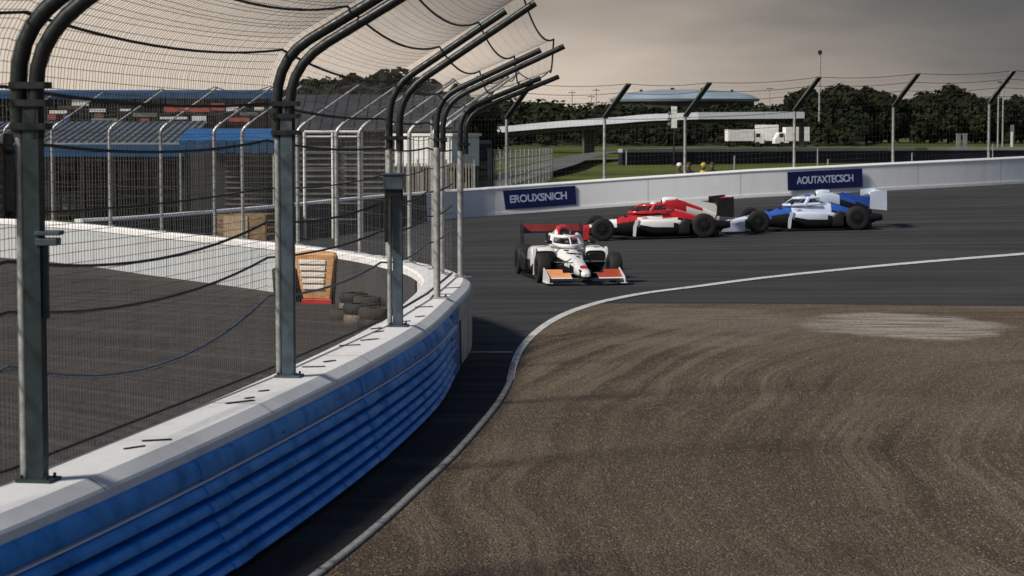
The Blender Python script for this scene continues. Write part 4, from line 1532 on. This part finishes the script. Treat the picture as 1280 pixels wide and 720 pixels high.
def make_person(loc, rz, label, top, legs, vest=None, helmet=None, seated=False, group=None, arm=0.0):
    d = thing('person', loc, label, 'person', group, rz)
    me = bpy.data.meshes.new('body')
    if seated:
        Pn = [(0, 0, .48), (0, 0, .75), (0, 0, 1.0), (0, 0, 1.13), (0, 0, 1.22), (0, .19, .98), (.05, .24, .72), (.25, .12, .62), (0, -.19, .98), (.05, -.24, .72), (.25, -.12, .62), (.40, .12, .50), (.42, .12, .08), (.40, -.12, .50), (.42, -.12, .08)]
        E = [(0, 1), (1, 2), (2, 3), (3, 4), (2, 5), (5, 6), (6, 7), (2, 8), (8, 9), (9, 10), (0, 11), (11, 12), (0, 13), (13, 14)]
    else:
        Pn = [(0, 0, .92), (0, 0, 1.15), (.01, 0, 1.38), (.01, 0, 1.50), (.02, 0, 1.58), (0, .20, 1.36), (.0, .27, 1.10), (.12 + arm, .22, .90 + arm), (0, -.20, 1.36), (0, -.27, 1.10), (.12, -.22, .90), (.02, .11, .50), (0, .13, .07), (.02, -.11, .50), (0, -.13, .07)]
        E = [(0, 1), (1, 2), (2, 3), (3, 4), (2, 5), (5, 6), (6, 7), (2, 8), (8, 9), (9, 10), (0, 11), (11, 12), (0, 13), (13, 14)]
    me.from_pydata(Pn, E, [])
    me.materials.append(M[legs])
    o = bpy.data.objects.new('body', me); COL.objects.link(o); o.parent = d
    o.modifiers.new('skin', 'SKIN')
    for v, r in zip(me.skin_vertices[0].data, (.15, .14, .15, .055, .05, .065, .05, .035, .065, .05, .035, .075, .05, .075, .05)): v.radius = (r, r)
    me.skin_vertices[0].data[0].use_root = True
    o.modifiers.new('sub', 'SUBSURF').levels = 1
    zs = -.38 if seated else 0
    m = MB()
    m.loft([[Vector((a * .15 * math.cos(q * math.pi / 6), b2_ * math.sin(q * math.pi / 6), z + zs)) for q in range(12)] for a, b2_, z in ((.95, .19, .90), (1.05, .20, 1.12), (1.08, .235, 1.36), (.6, .12, 1.48))])
    m.build('jacket', vest or top, d, True)
    m = MB()
    m.lathe([(max(.001, .10 * math.sin(math.pi * k / 10) ** .8), -.125 * math.cos(math.pi * k / 10)) for k in range(11)], (.03, 0, 1.68 + zs), 'z', 14)
    m.box((.13, 0, 1.665 + zs), (.03, .025, .04))
    m.build('head', 'skin', d, True)
    m = MB()
    m.lathe([(.115, .0), (.118, .05), (.09, .11), (.001, .135)], (.02, 0, 1.68 + zs), 'z', 14)
    m.build('cap' if helmet else 'hair', helmet or 'cloth_brown', d, True)
    for s in (1, -1):
        m = MB(); m.loft([rsec(-.08, .045, 0, .07, s * .13), rsec(.08, .05, 0, .09, s * .13), rsec(.18, .04, 0, .05, s * .13)])
        if not seated: m.build('shoe', 'black', d, True)
    return d


tops = ['cloth_dark', 'car_red', 'white_metal', 'cloth_brown', 'car_blue', 'slat']
k = 0
for row in range(3):
    zt = 3.4 + row * .32
    for j in range(13):
        x = xc0 + 1.6 + j * (wC - 3) / 12 + rnd.uniform(-.25, .25)
        if rnd.random() < .35: continue
        tp = tops[rnd.randrange(6)]
        nm = {'cloth_dark': 'black', 'car_red': 'red', 'white_metal': 'white', 'cloth_brown': 'brown', 'car_blue': 'blue', 'slat': 'grey'}[tp]
        make_person((x, YC + row * .9 - .25, zt - .42), R(-90), 'seated spectator in a %s top in the grandstand under the blue canopy' % nm, tp, 'cloth_dark', tp, None, True, 'spectators seated in the grandstand')
        k += 1

# D: dark shed with sloping roof
YD = 92.0
xd0, xd1 = px_x(352, YD), px_x(575, YD)
sh = thing('shed', ((xd0 + xd1) / 2, YD, 0), 'grey shed with dark pitched roof and louvred front behind the pale fence posts', 'building')
wD = xd1 - xd0
m = MB(); m.box((0, 4, 1.7), (wD, 8, 3.4)); m.build('wall', 'shed_wall', sh)
m = MB()
m.loft([[Vector((-wD / 2 - .2, -.4, 3.38)), Vector((-wD / 2 - .2, 4, 4.85)), Vector((-wD / 2 - .2, 8.4, 3.38)), Vector((-wD / 2 - .2, 8.4, 3.28)), Vector((-wD / 2 - .2, -.4, 3.28))],
        [Vector((wD / 2 + .2, -.4, 3.38)), Vector((wD / 2 + .2, 4, 4.85)), Vector((wD / 2 + .2, 8.4, 3.38)), Vector((wD / 2 + .2, 8.4, 3.28)), Vector((wD / 2 + .2, -.4, 3.28))]])
rf = m.build('roof', 'shed_roof', sh)
m = MB()
for j in range(16):
    x = -wD / 2 + (j + .5) * wD / 16
    m.tube([(x, -.4, 3.40), (x, 4, 4.87)], .02, 4)
m.build('roof_seam', 'rim', rf)
for (a, b_) in ((-3.1, -1.3), (-1.1, .7), (.9, 2.9)):
    m = MB()
    for j in range(11): m.box(((a + b_) / 2, -.05, .5 + j * .24), (b_ - a, .08, .07))
    m.build('louvre', 'slat', sh)
m = MB(); m.box((1.6, -.06, 1.2), (1.0, .06, 1.1)); m.build('door', 'black', sh)

# E: white gantry frame
YE = 70
ga = thing('scaffold_frame', (px_x(415, YE), YE, 0), 'white tubular frame standing in front of the grey shed', 'frame')
m = MB(); m.tube([(-.85, 0, 3.33), (.93, 0, 3.33)], .045, 8); m.tube([(-.85, 0, 3.18), (.93, 0, 3.18)], .03, 8); m.build('top_bar', 'white_metal', ga)
for x in (-.85, .03, .93):
    m = MB(); m.tube([(x, 0, 0), (x, 0, 3.33)], .045, 8); m.build('leg', 'white_metal', ga)
for z in (.6, 1.1, 1.6, 2.2, 2.7):
    m = MB(); m.tube([(-.85, 0, z), (.93, 0, z)], .022, 6); m.build('rail', 'slat', ga)

# F: raised white cabin with ribs
YF = 89.5
xf0, xf1 = px_x(486, YF), px_x(572, YF)
cb = thing('cabin', ((xf0 + xf1) / 2, YF, 0), 'white ribbed metal cabin raised on legs behind the fence', 'cabin', rz=R(-32))
wF = xf1 - xf0
z0, z1 = aty(520, 208, YF).z, aty(520, 170, YF).z
m = MB(); m.box((0, 1, (z0 + z1) / 2), (wF, 2, z1 - z0)); m.build('shell', 'white_metal', cb)
m = MB()
for j in range(11):
    m.box((-wF / 2 + (j + .5) * wF / 11, -.03, (z0 + z1) / 2), (.08, .06, z1 - z0 - .1))
m.build('rib', 'white_metal', cb)
m = MB(); m.box((0, 1, z1 + .05), (wF + .15, 2.15, .10)); m.build('roof', 'white_metal', cb)
m = MB(); m.box((0, 1, z0 - .05), (wF + .1, 2.1, .08)); m.build('floor_frame', 'rim', cb)
for a in (-1, 1):
    for b_ in (.1, 1.9):
        m = MB(); m.box((a * (wF / 2 - .06), b_, z0 / 2 - .05), (.12, .12, z0 - .1)); m.build('leg', 'slat', cb)
# G: pale slatted gate behind the tip of the wall
gt = thing('slatted_gate', (px_x(560, 88.2), 88.2, 0), 'pale upright slatted fence panels below the white cabin', 'fence')
for (a, b_) in ((-2.3, -1.2), (-1.15, -.1), (-.05, 1.0)):
    m = MB()
    for j in range(9): m.box((a + (b_ - a) * (j + .5) / 9, 0, 1.05), (.05, .04, 2.0))
    m.box(((a + b_) / 2, .04, .3), (b_ - a, .04, .07)); m.box(((a + b_) / 2, .04, 1.9), (b_ - a, .04, .07))
    m.build('panel', 'beige', gt)
for x in (-2.33, -1.17, -.07, 1.03):
    m = MB(); m.box((x, 0, 1.1), (.08, .08, 2.2)); m.build('post', 'pipe', gt)

# H: small kiosk with navy awning
YH = 97
ki = thing('kiosk', (px_x(598, YH), YH, 0), 'small beige kiosk with a dark navy awning at the left end of the far wall', 'kiosk')
m = MB(); m.box((0, .8, 1.15), (1.0, 1.6, 2.3)); m.build('wall', 'beige', ki)
m = MB(); m.loft([[Vector((x, -.45, 2.10)), Vector((x, -.42, 2.02)), Vector((x, 1.7, 2.8)), Vector((x, 1.6, 2.9)), Vector((x, -.2, 2.75))] for x in (-.56, .56)]); m.build('awning', 'navy_dark', ki)
m = MB(); m.box((0, -.03, 1.62), (.9, .06, .06)); m.box((0, -.12, 1.35), (.95, .2, .04)); m.build('counter', 'black', ki)
# I: gate post and chain-link fence running away
gp = thing('fence_post', (px_x(612, 96), 96, 0), 'thick pale concrete gate post beside the navy kiosk', 'post')
m = MB(); m.box((0, 0, 1.25), (.20, .20, 2.5)); m.box((0, 0, 2.53), (.25, .25, .06)); m.build('shaft', 'concrete', gp, False, .01)
m = MB(); m.box((.13, 0, 1.2), (.06, .10, 2.3)); m.build('gate_hinge', 'black', gp)
lf = thing('chain_link_fence', (px_x(618, 100), 100, 0), 'grey grid fence running away across the grass right of the kiosk', 'fence')
a, b_ = Vector((px_x(618, 100), 100, 0)), Vector((px_x(690, 150), 150, 0))
nn = 14
kids = []
for j in range(nn + 1):
    p = a.lerp(b_, j / nn); h = 2.45 - .35 * j / nn
    m = MB(); m.tube([(p.x, p.y, 0), (p.x, p.y, h)], .04, 6); kids.append(m.build('post', 'pipe'))
m = MB()
for j in range(6):
    z = .1 + j / 5; m.tube([(a.x, a.y, .1 + j * .47), (b_.x, b_.y, .1 + j * .40)], .022, 5)
kids.append(m.build('rail', 'pipe'))
m = MB()
for j in range(80):
    p = a.lerp(b_, j / 80); m.tube([(p.x, p.y, 0), (p.x, p.y, 2.4 - .35 * j / 80)], .008, 3, False)
kids.append(m.build('wire_mesh', 'wire_pale'))
adopt(lf, kids)

# ------------------------------------------------------------------ marshals behind the far wall
def gx(px, Y): return (px - 640) / F_PX * Y


for px, Y, lab, tp, vest, hel, arm, hd in ((849, 94, 'marshal in dark overalls and pale cap, leftmost behind the far wall', 'cloth_dark', 'cloth_brown', 'white_metal', .0, -90),
                                 (861, 95, 'person in black clothes standing behind the far wall beside the pale capped marshal', 'cloth_dark', 'cloth_dark', None, 0, -110),
                                 (879, 94, 'marshal in a yellow vest standing behind the far wall', 'cloth_dark', 'yellow', 'yellow', .15, -70),
                                 (890, 95, 'person in dark clothes standing behind the far wall right of the yellow vest', 'cloth_dark', 'cloth_dark', None, 0, -95)):
    make_person((gx(px, Y), Y, .18), R(hd), lab, tp, 'cloth_dark', vest, hel, False, None, arm)
mb = MB(); mb.loft([[Vector((gx(800, 93.5), 92.2, -.04)), Vector((gx(930, 93.5), 92.6, -.04)), Vector((gx(930, 93.5), 97, -.04)), Vector((gx(800, 93.5), 97, -.04))],
                    [Vector((gx(805, 93.5), 92.4, .178)), Vector((gx(925, 93.5), 92.8, .178)), Vector((gx(925, 93.5), 96.6, .178)), Vector((gx(805, 93.5), 96.6, .178))]])
tag(mb.build('path', 'road'), 'raised concrete standing for marshals behind the far wall', kind='structure')
p = atz(1087, 178)
make_person((p.x, p.y, -.04), R(-90), 'distant marshal in an orange vest on the grass before the dark trees', 'hi_orange', 'yellow', 'hi_orange', 'hi_orange')

# ------------------------------------------------------------------ navy trackside barrier with white cap
ps = [(gx(775, 206), 206), (gx(866, 210), 210), (gx(1000, 216), 216), (gx(1140, 222), 222), (gx(1280, 226), 226), (140, 246)]
BP = catmull([(x, y, 0) for x, y in ps], 3)
bf = frames(BP)
nb = thing('trackside_barrier', (BP[0].x, BP[0].y, 0), 'long dark navy barrier with a white top across the infield grass', 'barrier')
kids = []
m = MB(); sweep(BP, bf, lambda i: [(-.3, -.1), (.3, -.1), (.3, 1.12), (-.3, 1.12)], m); kids.append(m.build('panel', 'navy_dark'))
m = MB(); sweep(BP, bf, lambda i: [(-.4, 1.12), (.42, 1.12), (.42, 1.44), (-.4, 1.44)], m); kids.append(m.build('cap', 'concrete'))
adopt(nb, kids)
mb = MB(); mb.poly([(gx(600, 235), 233, -.03), (200, 262, -.03), (200, 275, -.03), (gx(600, 250), 250, -.03)])
tag(mb.build('infield_road', 'road'), 'grey road behind the navy barrier', kind='structure')
# grey low posts along it
for px, py0, py1, Y in ((783, 188, 205, 204), (1022, 186, 206, 190), (1035, 200, 208, 180), (918, 196, 210, 175), (1140, 192, 204, 185)):
    a = aty(px, py1, Y); h = aty(px, py0, Y).z
    po = thing('marker_post', (a.x, Y, 0), 'thin grey marker post standing on the grass before the navy barrier', 'post', 'thin grey marker posts on the grass')
    m = MB(); m.tube([(0, 0, 0), (0, 0, h)], .06, 8); m.build('shaft', 'pipe', po)
    m = MB(); m.box((0, 0, h + .03), (.16, .06, .10)); m.build('plate', 'slat', po)

# ------------------------------------------------------------------ elevated walkway / bridge deck
DP = catmull([(gx(540, 330), 330, aty(540, 171, 330).z), (gx(600, 318), 318, aty(600, 168, 318).z), (gx(700, 300), 300, aty(700, 159, 300).z), (gx(800, 282), 282, aty(800, 152, 282).z), (gx(832, 276), 276, aty(832, 149, 276).z),
              (gx(880, 272), 272, aty(880, 147, 272).z), (gx(940, 272), 272, aty(940, 146.5, 272).z), (gx(1001, 272), 272, aty(1001, 146, 272).z)], 3)
df = frames(DP)
br = thing('bridge', (DP[0].x, DP[0].y, 0), 'long pale deck on dark piers rising to the right across the infield', 'bridge')
kids = []
m = MB(); sweep(DP, df, lambda i: [(-2.5, -.1), (2.5, -.1), (2.5, .12), (-2.5, .12)], m); kids.append(m.build('deck', 'shed_roof'))
for s in (-2.6, 2.55):
    m = MB(); sweep(DP, df, lambda i: [(s, -.2), (s + .12, -.2), (s + .12, .62), (s, .62)], m); kids.append(m.build('parapet', 'deck_white'))
m = MB(); sweep(DP, df, lambda i: [(-1.6, -.65), (1.6, -.65), (1.6, -.1), (-1.6, -.1)], m); kids.append(m.build('beam', 'navy_dark'))
for i in range(4, len(DP), 9):
    p = DP[i]
    m = MB(); m.box((p.x, p.y, (p.z - .7) / 2), (.45, 1.6, max(.3, p.z - .6)), math.atan2(df[i][0].y, df[i][0].x)); kids.append(m.build('pier', 'shed_wall'))
adopt(br, kids)
# embankment below its lower end
def hill(name, pts, label, mat='soil'):
    m = MB(); m.loft(pts, False, False)
    return tag(m.build(name, mat, smooth=True), label, kind='structure')


# signal column
sc = thing('signal_column', (gx(842, 200), 200, 0), 'white box with small lamps on a tall pole in front of the pale deck', 'signal')
zt_, zl_ = aty(842, 133, 200).z, aty(842, 160, 200).z
m = MB(); m.tube([(0, 0, 0), (0, 0, zl_)], .07, 8); m.build('pole', 'rim', sc)
m = MB(); m.box((0, 0, (zt_ + zl_) / 2), (.50, .35, zt_ - zl_)); m.build('box', 'white_metal', sc)
for z in (.35, .8, 1.3):
    m = MB(); m.lathe([(.16, 0), (.16, -.25), (.13, -.26)], (-.42, .05, zl_ + z), 'y', 12); m.build('lamp_hood', 'slat', sc)
m = MB(); m.tube([(-.42, .0, zl_ + .2), (-.42, .0, zl_ + 1.5)], .03, 6); m.tube([(-.42, 0, zl_ + .8), (0, 0, zl_ + .8)], .03, 6); m.build('bracket', 'rim', sc)

# arena with pale blue oval roof
YR = 640
ar = thing('arena', (gx(855, YR), YR, 0), 'wide low arena building with a pale blue domed roof on the horizon', 'building')
aw = (950 - 766) / F_PX * YR / 2
zw = aty(855, 124, YR).z
zp = aty(855, 112, YR).z
rings = []
for f, z in ((1.0, zw - .7), (1.02, zw), (.90, zw + (zp - zw) * .42), (.66, zw + (zp - zw) * .80), (.35, zw + (zp - zw) * .97), (.01, zp)):
    rings.append([Vector((aw * f * math.cos(a), aw * .8 * f * math.sin(a), z)) for a in [2 * math.pi * k / 48 for k in range(48)]])
m = MB(); m.loft(rings); rf = m.build('roof', 'arena_roof', ar, True)
for a_, b_ in ((-.18, 1.1), (.22, .9), (.62, .7), (-.6, .8)):
    m = MB(); m.box((aw * a_, -aw * .2, zp - abs(a_) * 1.2), (b_, 1.0, 1.3)); m.build('roof_vent', 'rim', rf)
m = MB()
m.loft([[Vector((aw * .94 * math.cos(a), aw * .75 * math.sin(a), z)) for a in [2 * math.pi * k / 48 for k in range(48)]] for z in (0, zw - .65)])
m.build('wall', 'dark_wall', ar)

# ------------------------------------------------------------------ parked trucks
def make_truck(loc, rz, label, boxmat='white_metal', L_=7.5, H_=3.1):
    t = thing('box_truck', loc, label, 'truck', 'white trucks parked beyond the infield road', rz)
    m = MB(); m.box((-.6, 0, .9 + H_ / 2 - .2), (L_ - 2.4, 2.4, H_ - .6)); m.build('cargo_box', boxmat, t, False, .06)
    m = MB(); m.loft([[Vector((x, y, z)) for y, z in ((-1.1, .6), (1.1, .6), (1.1, zt), (-1.1, zt))] for x, zt in ((L_ / 2 - 1.6, 2.5), (L_ / 2 - .7, 2.5), (L_ / 2 - .15, 1.5), (L_ / 2, 1.4))]); cabn = m.build('cab', boxmat, t, False, .05)
    m = MB(); m.box((L_ / 2 - 1.1, 0, 2.0), (.7, 2.24, .6)); m.build('window', 'black', cabn)
    m = MB(); m.box((0, 0, .62), (L_ - .4, 1.9, .25)); m.build('chassis', 'black', t)
    for x in (L_ / 2 - 1.2, -L_ / 2 + 1.5):
        for s in (-1, 1):
            m = MB(); m.lathe([(.2, s * 1.12 - .13), (.46, s * 1.12 - .13), (.46, s * 1.12 + .13), (.2, s * 1.12 + .13)], (x, 0, .46), 'y', 18); m.build('wheel', 'tyre', t)
    return t


for px, Y, rz, lab, L_, H_ in ((928, 385, 8, 'long low white truck parked furthest left beyond the infield road', 7.0, 2.6), (962, 388, -4, 'white box truck parked between the two other white trucks', 6.4, 3.4), (990, 383, 186, 'white truck parked furthest right, behind the slim fence post', 6.6, 3.0)):
    make_truck((gx(px, Y), Y, -.03), R(rz), lab, 'white_metal', L_, H_)

# masts and poles
for px, py0, Y, r, nm, lab, cat in ((1023, 63, 420, .22, 'mast', 'tall thin grey mast rising above the treeline', 'mast'), (1252, 98, 300, .13, 'utility_pole', 'grey utility pole at the right edge with a cross bar', 'pole'),
                                (1246, 118, 240, .10, 'lamp_pole', 'short thin grey pole just left of the utility pole', 'pole'), (1240, 178, 200, .06, 'marker_post', 'low thin post near the right edge of the grass', 'post'),
                                (715, 113, 500, .12, 'utility_pole', 'thin far pole on the wooded hill, leftmost of three', 'pole'), (739, 118, 500, .12, 'utility_pole', 'thin far pole on the wooded hill, middle of three', 'pole'), (745, 110, 500, .12, 'utility_pole', 'thin far pole on the wooded hill, rightmost of three', 'pole'),
                                (961, 108, 520, .12, 'utility_pole', 'dark short pole on the skyline right of the arena roof', 'pole')):
    h = aty(px, py0, Y).z
    po = thing(nm, (gx(px, Y), Y, 0), lab, cat)
    m = MB(); m.tube([(0, 0, 0), (0, 0, h)], [r, r * .7], 8); m.build('shaft', 'pipe', po)
    m = MB()
    if nm == 'utility_pole': m.box((0, 0, h - .5), (1.6, .12, .14)); m.build('cross_bar', 'rim', po)
    elif nm == 'mast': m.box((0, 0, h - .35), (.7, .6, .7)); m.build('antenna', 'rim', po)
    else: m.box((0, -.05, h + .03), (.30, .2, .10)); m.build('lamp_head', 'rim', po)
# white marker column near the right edge
p = aty(1265, 183, 230)
mc = thing('marker_board', (p.x, 230, 0), 'white and grey upright distance board at the right edge of the infield', 'sign')
zt_ = aty(1265, 156, 230).z
m = MB(); m.box((0, 0, zt_ / 2), (.35, .15, zt_)); m.build('board', 'slat', mc)
m = MB(); m.box((-.06, -.09, zt_ * .55), (.22, .03, zt_ * .5)); m.build('face', 'white_metal', mc)
for px in (1198, 1206):
    p = aty(px, 183, 260)
    mc = thing('bollard', (p.x, 260, 0), 'grey square bollard in front of the right-hand trees', 'bollard', 'grey bollards before the trees')
    z_ = aty(px, 168, 260).z
    m = MB(); m.box((0, 0, z_ / 2), (.5, .4, z_)); m.build('shaft', 'slat', mc, False, .02)
    m = MB(); m.box((0, 0, z_ + .04), (.56, .46, .08)); m.build('cap', 'concrete', mc)

# ------------------------------------------------------------------ trees
def crown_mesh(name, seed, w, h, z0, mat, n=1500, leaf=.42):
    r = random.Random(seed)
    lobes = []
    for i in range(13):
        a, q = r.uniform(0, 6.28), r.random()
        lobes.append((Vector((w * .58 * q * math.cos(a), w * .58 * q * math.sin(a), z0 + h * (.18 + .66 * r.random()) - q * q * h * .2)), w * r.uniform(.24, .42)))
    m = MB()
    for i in range(n):
        c, rad = lobes[r.randrange(len(lobes))]
        v = Vector((r.gauss(0, 1), r.gauss(0, 1), r.gauss(0, 1))).normalized()
        p = c + v * rad * (.55 + .5 * r.random()) * Vector((1, 1, .8)).length / 1.62
        if p.z < z0 * .5: continue
        nn_ = (v + Vector((r.uniform(-.8, .8), r.uniform(-.8, .8), r.uniform(-.4, .9)))).normalized()
        a = nn_.orthogonal().normalized(); a.rotate(Matrix.Rotation(r.uniform(0, 6.28), 3, nn_)); b2_ = nn_.cross(a)
        s = leaf * r.uniform(.6, 1.4)
        m.poly([p + a * s, p + b2_ * s * .7, p - a * s * .9, p - b2_ * s * .8])
    me = m.build(name, mat)
    return me


def trunk_mesh(name, h, r0, seed):
    r = random.Random(seed)
    m = MB(); m.tube([(0, 0, 0), (.1, .05, h * .5), (0, .1, h * .85)], [r0, r0 * .7, r0 * .3], 7)
    for k in range(5):
        a = r.uniform(0, 6.28); z = h * r.uniform(.35, .6)
        m.tube([(0.05, 0.03, z), (math.cos(a) * h * .16, math.sin(a) * h * .16, z + h * .14), (math.cos(a) * h * .26, math.sin(a) * h * .26, z + h * .30)], [r0 * .45, r0 * .3, r0 * .12], 5)
    return m.build(name, 'bark')


protos = []
for s, (w, h, z0, mt_) in enumerate(((5.2, 8.5, 1.6, 'leaf_a'), (6.0, 9.0, 1.2, 'leaf_b'), (4.6, 8.0, 1.4, 'leaf_a'), (6.6, 7.5, 1.0, 'leaf_b'))):
    c = crown_mesh('crown', 50 + s, w, h, z0, mt_, 3000, .46)
    tr = trunk_mesh('trunk', h * .8, .28, s)
    protos.append((c, tr))
used = [False] * 4


def put_tree(kind, x, y, z, sc_, rz, label, group):
    t = thing('tree', (x, y, z), label, 'tree', group, rz)
    t.scale = (sc_, sc_, sc_ * rnd.uniform(.92, 1.08))
    for src in protos[kind]:
        o = src if not used[kind] else src.copy()
        if used[kind]: COL.objects.link(o)
        o.parent = t
    used[kind] = True
    return t


kinds = ['dark round-crowned tree', 'broad olive-green tree', 'narrow dark green tree', 'low spreading olive-green tree']
# right-hand treeline
for j in range(32):
    px = 985 + j * 11.5 + rnd.uniform(-4, 4)
    Y = 470 + rnd.uniform(-8, 35)
    top = interp([(985, 128), (1010, 119), (1030, 113), (1045, 113), (1070, 118), (1090, 117), (1110, 122), (1130, 121), (1160, 119), (1175, 114), (1190, 117), (1220, 122), (1290, 124), (1400, 120)], px) + rnd.uniform(-1.5, 3)
    H = aty(px, top, Y).z
    k = rnd.randrange(4)
    hh = (9.2, 9.2, 8.6, 7.6)[k]
    put_tree(k, gx(px, Y), Y, -.3, H / hh, rnd.uniform(0, 6.28), kinds[k] + ' in the dense treeline at the right', 'trees in the right-hand treeline')
# left trees behind the stands
for j in range(30):
    px = 352 + (j % 15) * 16 + rnd.uniform(-6, 6)
    Y = 142 + (12 if j > 14 else 0) + rnd.uniform(-4, 8)
    top = interp([(352, 122), (400, 112), (440, 103), (455, 103), (480, 108), (520, 112), (600, 120)], px) + rnd.uniform(-1, 4)
    H = aty(px, top, Y).z
    k = rnd.randrange(4)
    hh = (9.2, 9.2, 8.6, 7.6)[k]
    put_tree(k, gx(px, Y), Y, -.1, H / hh, rnd.uniform(0, 6.28), kinds[k] + ' behind the sheds left of the far wall', 'trees behind the sheds')
# wooded hill beyond the deck
hp = []
HX = [420 + i * 20 for i in range(34)]
htop = [(420, 130), (560, 122), (640, 118), (700, 120), (722, 130), (745, 124), (780, 126), (830, 130), (900, 128), (960, 124), (1020, 126), (1100, 138)]
rows = []
for fy, fz in ((0, 0.0), (.25, .35), (.5, .65), (.8, .92), (1, .86)):
    row = []
    for px in HX:
        Y = 400 + fy * 70
        zt_ = aty(px, interp(htop, px), 450).z - 3.6
        row.append(Vector((gx(px, Y), Y, max(0, zt_) * fz - .05)))
    rows.append(row)
hill('hill', rows, 'low dark hillside beyond the pale deck')
mb = MB()
r2 = random.Random(3)
for i in range(1500):
    px = r2.uniform(430, 1075)
    fy = r2.random()
    Y = 400 + fy * 75
    zt_ = max(0, aty(px, interp(htop, px), 450).z - 3.6)
    z = zt_ * interp([(0, 0), (.25, .35), (.5, .65), (.8, .92), (1, .86)], fy)
    cx_, rad = gx(px, Y), r2.uniform(1.4, 2.9)
    for q in range(26):
        v = Vector((r2.gauss(0, 1), r2.gauss(0, 1), abs(r2.gauss(0, 1)))).normalized()
        p = Vector((cx_, Y, z + rad * .35)) + v * rad * (.7 + .4 * r2.random())
        nn_ = (v + Vector((r2.uniform(-.7, .7), r2.uniform(-.7, .7), r2.uniform(-.3, .8)))).normalized()
        a = nn_.orthogonal().normalized(); a.rotate(Matrix.Rotation(r2.uniform(0, 6.28), 3, nn_)); b3 = nn_.cross(a)
        s = r2.uniform(.35, .8)
        mb.poly([p + a * s, p + b3 * s * .7, p - a * s * .9, p - b3 * s * .8])
tag(mb.build('wood', 'leaf_wood'), 'dark scrub wood covering the low hill beyond the pale deck', 'wood', kind='stuff')
bpy.context.view_layer.update()
